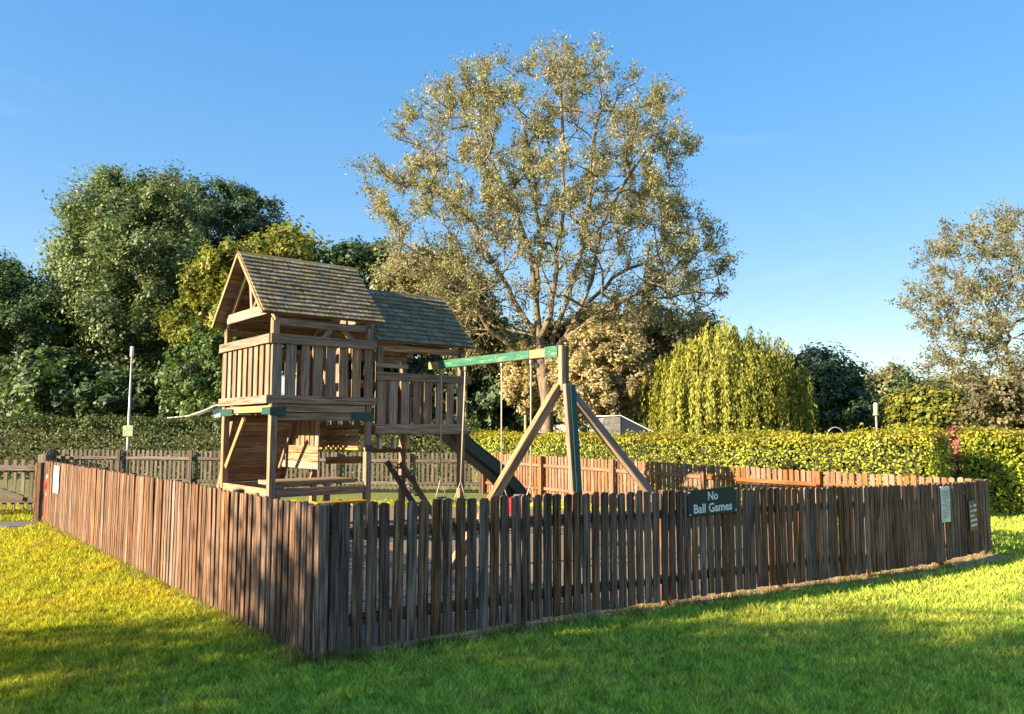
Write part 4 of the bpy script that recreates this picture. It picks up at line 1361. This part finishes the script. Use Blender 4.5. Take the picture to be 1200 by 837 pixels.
BRN = [(0.12, 0.115, 0.055), (0.17, 0.15, 0.07), (0.08, 0.10, 0.045), (0.21, 0.17, 0.08)]
dense_tree('leafy_tree', 'brown-green tree filling the gap right of the big trunk', [(640, 390), (700, 360), (760, 366), (820, 370), (850, 400), (850, 480), (700, 490), (640, 470)], 41,
           [(745, 503), (745, 470), (745, 430)], 150, 3.4, 0.95, 360, 0.24, BRN, M_BARKD)
dense_tree('leafy_tree', 'olive scrub tree behind the big trunk', [(500, 400), (560, 380), (620, 390), (660, 400), (670, 480), (500, 490)], 43,
           [(590, 503), (590, 470), (590, 440)], 110, 3, 0.95, 330, 0.25, BRN, M_BARKD)

# --- weeping willow
def weeping():
    Yc = 28.8
    poly = [(776, 430), (786, 406), (812, 390), (850, 386), (890, 394), (918, 412), (930, 440), (925, 470), (900, 480), (850, 485), (790, 480), (768, 460)]
    c = P(850, 440, Yc)
    root = empty('weeping_willow', (c[0], Yc, gz(c[0], Yc)))
    tag(root, 'yellow-green weeping willow with hanging strands right of the swing', 'tree')
    base = np.array(root.location)
    trunk = [np.array([c[0], Yc, base[2] - .05]), np.array([c[0] + .1, Yc, 1.3]), np.array([c[0], Yc, 2.4])]
    # crown dome: strands start on the dome and hang
    att = []
    for i in range(270):
        d = unit(1)[0]; d[2] = abs(d[2]) * .9 + .05
        att.append(np.array([c[0], Yc, 2.85]) + d * np.array([2.45, 2.2, 2.75]) * rng.uniform(.72, 1.0))
    att = np.array(att)
    N, par, rad, tips = grow(trunk, att[:120], 0.7, 0.25, .4, 0.012)
    tree_parts(root, N, par, rad, M_BARKY)
    Cc, Nn, S_, T_, Ld = [], [], [], [], []
    sid = 0
    for a in att:
        for k in range(5):
            p0 = a + rng.normal(size=3) * np.array([.28, .28, .15])
            ln = min(p0[2] - 0.5, rng.uniform(1.0, 3.2))
            if ln < .3: continue
            m = int(ln * 42)
            t = rng.random(m)
            outw = (p0 - np.array([c[0], Yc, p0[2]])); outw /= np.linalg.norm(outw) + 1e-9
            p = p0 + outw * (0.25 * np.sqrt(t))[:, None] * 0.8 + np.array([0, 0, -1.0]) * (t * ln)[:, None] + rng.normal(size=(m, 3)) * .05
            Cc.append(p); Nn.append(rng.normal(size=(m, 3)) * .6 + outw + np.array([0, 0, .2])); S_.append(rng.uniform(.10, .20, m)); T_.append(np.full(m, sid))
            Ld.append(np.tile([0, 0, -1.0], (m, 1)))
            sid += 1
    Cc = np.concatenate(Cc) - base; Nn = np.concatenate(Nn); S_ = np.concatenate(S_); T_ = np.concatenate(T_); Ld = np.concatenate(Ld)
    cols = palette(len(Cc), [(0.27, 0.27, 0.045), (0.36, 0.33, 0.06), (0.16, 0.20, 0.035), (0.25, 0.28, 0.07)])
    cols *= (0.7 + .6 * rng.random(sid))[T_][:, None]
    leaf_obj('crown', Cc, Nn, S_, cols, M_LEAF, root, 0.35, Ld)
weeping()
# --- trees to the right of the willow
dense_tree('leafy_tree', 'dark green broad tree just right of the weeping willow', [(906, 440), (926, 424), (950, 416), (984, 424), (1010, 440), (1014, 500), (900, 504)], 42, [(955, 503), (955, 475), (955, 455)],
           110, 3, 0.8, 320, 0.24, BLUEG, M_BARKD, top_pal=OLIVE)
dense_tree('leafy_tree', 'brown-green distant tree with a low uneven crown right of the dark one', [(990, 446), (1020, 434), (1060, 438), (1100, 450), (1130, 448), (1134, 500), (990, 504)], 56, [(1062, 502), (1062, 480), (1062, 462)],
           110, 4, 1.0, 280, 0.28, BRN, M_BARKD, top_pal=OLIVE)
dense_tree('leafy_bush', 'bright yellow-green bush above the hedge near the airy tree', [(1044, 474), (1070, 462), (1110, 462), (1136, 474), (1140, 504), (1040, 504)], 30, [(1090, 504), (1090, 496), (1090, 488)],
           50, 1.2, 0.45, 360, 0.17, YELG, M_BARKY, cat='bush')
dense_tree('leafy_bush', 'grey-brown scrubby bush at the foot of the airy tree', [(1128, 470), (1150, 452), (1190, 446), (1230, 450), (1300, 452), (1300, 506), (1130, 506)], 24, [(1200, 508), (1200, 492), (1200, 480)],
           80, 1.4, 0.45, 330, 0.14, [(0.17, 0.15, 0.08), (0.22, 0.18, 0.12), (0.12, 0.13, 0.05)], M_BARKD, cat='bush', mat=M_LEAF)
dense_tree('leafy_bush', 'dark green bush between the yellow bush and the distant trees', [(1000, 480), (1030, 476), (1070, 484), (1100, 490), (1100, 506), (1000, 506)], 34, [(1050, 505), (1050, 498), (1050, 492)],
           50, 1.2, 0.45, 300, 0.18, DARKG, M_BARKD, cat='bush')

# --- far woodland closing the horizon on all sides in view
def far_wood():
    C_, Nn, S_, T_ = [], [], [], []
    k = 0
    for x in np.arange(-150, 150, 2.6):
        for row in range(2):
            y = 88 + row * 9 + rng.uniform(-3, 3)
            h = 5.2 + 1.5 * math.sin(x * .07) + rng.uniform(-.8, 1.3)
            for q in range(5):
                cx, cz = x + rng.normal() * 1.6, rng.uniform(.15, 1) * h
                m = 110
                d = unit(m)
                p = np.array([cx, y, cz]) + d * 1.7 * (.5 + .5 * rng.random((m, 1)))
                C_.append(p); Nn.append(d + np.array([0, 0, .4])); S_.append(rng.uniform(.4, .8, m)); T_.append(np.full(m, k)); k += 1
    C_ = np.concatenate(C_); Nn = np.concatenate(Nn); S_ = np.concatenate(S_); T_ = np.concatenate(T_)
    cols = palette(len(C_), BRN + DARKG + OLIVE[:2]) * (0.7 + .6 * rng.random(k))[T_][:, None]
    o = leaf_obj('far_woodland', C_, Nn, S_, cols, M_LEAFD, None, .6)
    tag(o, 'far off woodland closing the horizon behind the trees', 'woodland', kind='stuff')
far_wood()

# ------------------------------------------------------------------ hedges
def hedge(name, label, p0, p1, thick, h0, h1, dens, lsize, pal, top_pal, seed_off=0.0, mat=None):
    p0 = np.array(p0, float); p1 = np.array(p1, float)
    d = p1 - p0; L = np.linalg.norm(d); u = d / L; nn = np.array([-u[1], u[0]])
    root = empty(name, (p0[0], p0[1], gz(*p0)))
    tag(root, label, 'hedge')
    base = np.array(root.location)
    hm = (h0 + h1) / 2
    area_f = L * hm; area_t = L * thick; area_e = thick * hm
    def bumps(s, z): return 0.06 * np.sin(s * 2.1 + seed_off) + 0.05 * np.sin(s * 5.3 + z * 4 + 1) + .04 * np.sin(z * 7 + s * 3)
    pts, nor, topw = [], [], []
    for face, ar in (('front', area_f), ('back', area_f * .35), ('top', area_t), ('e0', area_e), ('e1', area_e)):
        n = int(ar * dens)
        s = rng.random(n) * L; t = rng.random(n)
        hh = h0 + (h1 - h0) * s / L
        dep = np.abs(rng.normal(0, .12, n)) - 0.04
        if face in ('front', 'back'):
            z = t * hh; o = -thick / 2 * np.ones(n) + dep - bumps(s, z)
            n3 = np.stack([-nn[0] * np.ones(n), -nn[1] * np.ones(n), .35 * np.ones(n)], 1)
            if face == 'back': o = -o; n3[:, :2] *= -1
            tw = (t > 0.88).astype(float)
        elif face == 'top':
            o = (t - .5) * thick; z = hh - dep + bumps(s, o * 3) * .8 + 0.0
            spr = rng.random(n) < .10 + .08 * np.sin(s * 1.7 + seed_off)
            z = np.where(spr, z + np.abs(rng.normal(0, .09, n)), z)
            n3 = np.tile([0, 0, 1.0], (n, 1)); tw = np.ones(n)
        else:
            z = t * hh; o = (rng.random(n) - .5) * thick; s = dep + bumps(o * 3, z) if face == 'e0' else L - dep - bumps(o * 3, z)
            sg = -1 if face == 'e0' else 1
            n3 = np.stack([sg * u[0] * np.ones(n), sg * u[1] * np.ones(n), .35 * np.ones(n)], 1); tw = (t > .88).astype(float)
        x = p0[0] + u[0] * s + nn[0] * o; y = p0[1] + u[1] * s + nn[1] * o
        pts.append(np.stack([x, y, ground_z(x, y) + z], 1)); nor.append(n3); topw.append(tw)
    Pp = np.concatenate(pts) - base; Nn = np.concatenate(nor); tw = np.concatenate(topw)
    n = len(Pp)
    Nn = Nn + rng.normal(size=(n, 3)) * .55
    cols = np.where((tw * rng.random(n) > .35)[:, None], palette(n, top_pal), palette(n, pal))
    cl = np.sin(Pp[:, 0] * 2.3 + Pp[:, 2] * 3) * np.sin(Pp[:, 0] * 5.1 + Pp[:, 1] * 2 + 1)
    cols = cols * (1 + .25 * cl)[:, None]
    leaf_obj('foliage', Pp, Nn, lsize * rng.uniform(.6, 1.35, n), cols, mat or M_LEAFD, root, .62)
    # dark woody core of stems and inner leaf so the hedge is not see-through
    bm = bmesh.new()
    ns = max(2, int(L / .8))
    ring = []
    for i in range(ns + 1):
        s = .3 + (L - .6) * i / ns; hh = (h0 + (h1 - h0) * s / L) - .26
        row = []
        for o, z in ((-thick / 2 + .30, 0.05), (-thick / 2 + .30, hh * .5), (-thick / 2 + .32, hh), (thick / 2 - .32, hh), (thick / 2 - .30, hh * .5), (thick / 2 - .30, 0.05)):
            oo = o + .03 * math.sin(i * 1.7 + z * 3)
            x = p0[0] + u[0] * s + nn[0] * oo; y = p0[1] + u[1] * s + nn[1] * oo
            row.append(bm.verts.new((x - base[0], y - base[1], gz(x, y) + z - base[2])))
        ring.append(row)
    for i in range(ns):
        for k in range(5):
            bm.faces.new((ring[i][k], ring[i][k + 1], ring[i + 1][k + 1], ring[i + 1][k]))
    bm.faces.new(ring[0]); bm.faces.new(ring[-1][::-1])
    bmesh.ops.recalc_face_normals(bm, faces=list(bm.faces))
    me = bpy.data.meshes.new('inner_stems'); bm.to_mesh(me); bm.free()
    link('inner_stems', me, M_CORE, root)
    return root
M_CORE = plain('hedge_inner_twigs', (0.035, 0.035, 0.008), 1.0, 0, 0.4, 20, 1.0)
HY = [(0.27, 0.32, 0.028), (0.18, 0.25, 0.024), (0.38, 0.37, 0.035), (0.11, 0.17, 0.024)]
HT = [(0.36, 0.30, 0.035), (0.30, 0.30, 0.04), (0.38, 0.24, 0.035), (0.20, 0.23, 0.03)]
HD = [(0.065, 0.12, 0.035), (0.045, 0.085, 0.028), (0.10, 0.15, 0.045)]
dCB = (C - B) / np.linalg.norm(C - B); nCB = np.array([0.79, 0.61])
h0 = B + nCB * 1.6 + dCB * 0.5; h1 = C + nCB * 1.5 + dCB * 1.0
hedge('hedge', 'long clipped yellow-green hedge behind the orange fence', (8.75, 16.3), (-0.9, 25.6), 1.1, 1.80, 1.54, 1350, 0.066, HY, HT)
hedge('hedge', 'yellow-green hedge end standing on the lawn at the right edge', (10.1, 18.1), (19.5, 17.0), 1.1, 1.85, 1.85, 1000, 0.074, HY, HT, 2.0)
hedge('hedge', 'dark green clipped hedge in shade behind the back left fence', (-1.2, 27.2), (-40, 27.4), 1.2, 1.98, 2.05, 720, 0.085, HD, [(0.09, 0.11, 0.03), (0.06, 0.085, 0.025)], 1.0)
dense_tree('red_leaved_shrub', 'small red and pink leaved shrub in the gap between the two hedges', [(1108, 514), (1112, 506), (1124, 504), (1130, 514), (1126, 560), (1110, 560)], 18.2,
           [(1118, 600), (1118, 570), (1118, 540)], 26, .3, .16, 130, .08, [(0.34, 0.10, 0.09), (0.32, 0.15, 0.17), (0.3, 0.18, 0.06)], M_BARKD, cat='shrub', tip_r=.006, minsep=.05)

# ------------------------------------------------------------------ campsite things behind the hedges
def poly_obj(name, V, Fc, mat, parent, solid=0.0):
    me = bpy.data.meshes.new(name); me.from_pydata([tuple(v) for v in V], [], Fc); me.update()
    bm = bmesh.new(); bm.from_mesh(me); bmesh.ops.recalc_face_normals(bm, faces=list(bm.faces)); bm.to_mesh(me); bm.free()
    o = link(name, me, mat, parent)
    if solid:
        md = o.modifiers.new('thickness', 'SOLIDIFY'); md.thickness = solid
    return o

def left_awning():
    Yd = 30.0
    a = P(198, 503, Yd); b = P(268, 500, Yd)
    root = empty('caravan_awning', (a[0], Yd, 0)); tag(root, 'pale grey-white caravan awning roof just showing over the dark left hedge', 'awning')
    w_ = b[0] - a[0]
    zs = [2.12, 2.20, 2.42, 2.60, 2.50]; xs = [0, w_ * .35, w_ * .62, w_ * .8, w_ * 1.15]
    V = []; Fc = []
    for x, z in zip(xs, zs):
        V += [(x, -.2, z), (x, 1.8, z + .12)]
    for i in range(4): Fc.append((2 * i, 2 * i + 2, 2 * i + 3, 2 * i + 1))
    poly_obj('canopy', V, Fc, M_WHITE, root, .04)
    V = [(w_ * .72, 0, .02), (w_ * 1.15, 0, .02), (w_ * 1.15, 0, 2.46), (w_ * .8, 0, 2.54), (w_ * .72, 0, 2.4)]
    V2 = [(x, 1.6, z) for x, y, z in V]
    n = 5
    poly_obj('body', V + V2, [tuple(range(n)), tuple(range(n, 2 * n))[::-1]] + [(i, (i + 1) % n, n + (i + 1) % n, n + i) for i in range(n)], M_WHITE, root)
    board('window', (w_ * .86, -.012, 2.22), (w_ * 1.1, -.012, 2.22), .3, .02, (0, 0, 1), M_NAVY, root)
    for x in (0.05, w_ * .5):
        link('pole', tube_mesh('pole', [(x, -.1, 0), (x, -.1, 1.95 + .2 * (x > 1))], .02, 6, M_METAL), None, root)
left_awning()

def right_tent():
    Yd = 27.5
    a = P(706, 490, Yd); b = P(727, 488, Yd); c = P(772, 510, Yd)
    root = empty('tent', (b[0], Yd, gz(b[0], Yd))); tag(root, 'navy tent with a grey end panel and a sloping white edge above the hedge', 'tent')
    x0 = a[0] - b[0]; x2 = c[0] - b[0]; h = b[2] - root.location.z; hc = c[2] - root.location.z
    sl = (h - hc) / x2; xe = x2 + hc / sl
    # grey end: boxy body; navy: wedge sloping down to the right
    def prism(name, prof, y0, y1, mat):
        n = len(prof)
        V = [(x, y0, z) for x, z in prof] + [(x, y1, z) for x, z in prof]
        return poly_obj(name, V, [tuple(range(n)), tuple(range(n, 2 * n))[::-1]] + [(i, (i + 1) % n, n + (i + 1) % n, n + i) for i in range(n)], mat, root)
    prism('grey_panel', [(x0, 0), (-.004, 0), (-.004, h), (x0 + .05, h - .04), (x0, h - .2)], 0, 2.4, M_CANVAS)
    prism('flysheet', [(0, 0), (xe, 0), (0, h)], .02, 2.4, M_NAVY)
    link('white_edge', tube_mesh('white_edge', [(x0 - .25, -.03, h + .0), (0, -.03, h + .03), (x2 * .5, -.03, h - sl * x2 * .5 + .02), (x2, -.03, hc + .02), (xe, -.03, .03)], .016, 6, M_LETTER), None, root)
    link('frame_pole', tube_mesh('frame_pole', [(.35, -.01, 0.02), (1.0, -.01, h - 1.0 * sl)], .015, 6, M_METAL), None, root)
right_tent()

def white_van():
    Yd = 36
    a = P(618, 512, Yd); b = P(650, 512, Yd)
    root = empty('caravan', (a[0], Yd, gz(a[0], Yd))); tag(root, 'white caravan roof partly hidden behind the big trunk above the hedge', 'caravan')
    w_ = (b[0] - a[0]) + 1.2
    prof = [(0, .5), (0, 1.5), (.15, 1.85), (.5, 2.02), (w_ - .4, 2.0), (w_ - .1, 1.8), (w_, 1.4), (w_, .5)]
    n = len(prof)
    V = [(x, 0, z) for x, z in prof] + [(x, 2.0, z) for x, z in prof]
    poly_obj('body', V, [tuple(range(n)), tuple(range(n, 2 * n))[::-1]] + [(i, (i + 1) % n, n + (i + 1) % n, n + i) for i in range(n)], M_WHITE, root)
    board('window', (.4, -.012, 1.45), (w_ - .5, -.012, 1.45), .4, .02, (0, 0, 1), M_NAVY, root)
    for x in (.6, w_ - .7):
        link('wheel', tube_mesh('wheel', [(x, .0, .3), (x, .2, .3)], .3, 14, M_NAVY), None, root)
white_van()

def lamp_left():
    Yd = 24.8
    t = P(155, 406, Yd); b = P(148, 530, Yd)
    root = empty('pole', (t[0], Yd, gz(t[0], Yd))); tag(root, 'thin tall grey pole with a small plate on it behind the back left fence', 'pole')
    h = t[2] - root.location.z
    link('shaft', tube_mesh('shaft', [(0, 0, 0), (0, 0, 1.2), (0, 0, h - .2)], [.05, .045, .028], 8, M_METAL), None, root)
    link('head', tube_mesh('head', [(0, 0, h - .34), (0, 0, h - .3), (0, 0, h - .02), (0, 0, h)], [.03, .055, .055, .02], 8, M_WHITE), None, root)
    z = P(150, 505, Yd)[2] - root.location.z
    board('plate', (-.14, -.07, z), (.17, -.07, z), .34, .02, (0, 0, 1), plain('pale_green_plate', (0.22, 0.30, 0.18), .6, 0, .3, 8), root)
lamp_left()

def bollard(px, ptop, pbot, Yd, label):
    t = P(px, ptop, Yd)
    root = empty('bollard_light', (t[0], Yd, gz(t[0], Yd))); tag(root, label, 'lamp')
    h = t[2] - root.location.z
    link('shaft', tube_mesh('shaft', [(0, 0, 0), (0, 0, h - .42)], .035, 8, M_METAL), None, root)
    link('collar', tube_mesh('collar', [(0, 0, h - .42), (0, 0, h - .36)], .10, 10, M_METAL), None, root)
    link('lamp_head', tube_mesh('lamp_head', [(0, 0, h - .36), (0, 0, h - .06), (0, 0, h)], [.075, .075, .04], 10, plain('cream_lamp_head', (0.6, 0.52, 0.32), .5)), None, root)
bollard(1026, 472, 500, 26, 'thin lamp post with a cream head standing up behind the long hedge')

def hoop():
    Yd = 27
    c = P(979, 505, Yd)
    root = empty('bicycle_hoop', (c[0], Yd, gz(c[0], Yd))); tag(root, 'thin curved metal hoop showing over the top of the hedge', 'hoop')
    z = c[2] - root.location.z; rr = .27
    pts = [(-rr, 0, 0), (-rr, 0, z - .15)] + [(rr * -math.cos(a), 0, z - .15 + rr * 1.0 * math.sin(a)) for a in np.linspace(0.2, math.pi - .2, 9)] + [(rr, 0, z - .15), (rr, 0, 0)]
    link('tube', tube_mesh('tube', pts, .018, 6, M_METAL), None, root)
hoop()

# ------------------------------------------------------------------ trees behind the camera whose shade falls across the near lawn
def shade_tree(x, y, h, r, label, n=70, z0=1.0, per=135):
    root = empty('shade_tree', (x, y, 0)); tag(root, label, 'tree', 'trees behind the viewer')
    att = []
    for i in range(n):
        d = unit(1)[0]
        att.append(np.array([x, y, (h + z0) / 2]) + d * np.array([r, r, (h - z0) / 2]) * rng.uniform(.55, 1) )
    att = np.array(att)
    N, par, rad, tips = grow([np.array([x, y, -.1]), np.array([x, y, z0 + .5]), np.array([x, y, z0 + 1.5])], att, 1.0, .3, .4, .015)
    tree_parts(root, N, par, rad, M_BARKD)
    C_ = np.concatenate([a + rng.normal(size=(per, 3)) * .42 for a in att]) - np.array([x, y, 0])
    C_ = C_[C_[:, 2] > .1]
    leaf_obj('crown', C_, rng.normal(size=C_.shape), rng.uniform(.12, .26, len(C_)), palette(len(C_), OLIVE), M_LEAF, root, .55)
sd = np.array([SV.x, SV.y]); sd = sd / np.linalg.norm(sd)      # towards the sun
sp = np.array([-sd[1], sd[0]])                                # to the viewer's right of the shade edge
edge = np.array([-2.1, 6.65])
if sp[0] < 0: sp = -sp
for (dist, off, h, r, z0, n) in ((15, 1.9, 6.6, 2.6, .5, 105), (17, 4.8, 10.0, 3.1, .8, 150), (16, 9.8, 10.0, 3.3, .6, 140)):
    q = edge + sd * dist + sp * off
    which = {6.6: 'lower leafy tree out of view to the left, nearest the sunlit fence',
             10.0: 'tall leafy tree out of view behind the viewer'}[h]
    if h > 7: which += ', middle of three' if off < 6 else ', farthest from the sunlit fence'
    shade_tree(q[0], q[1], h, r, which, n, z0)
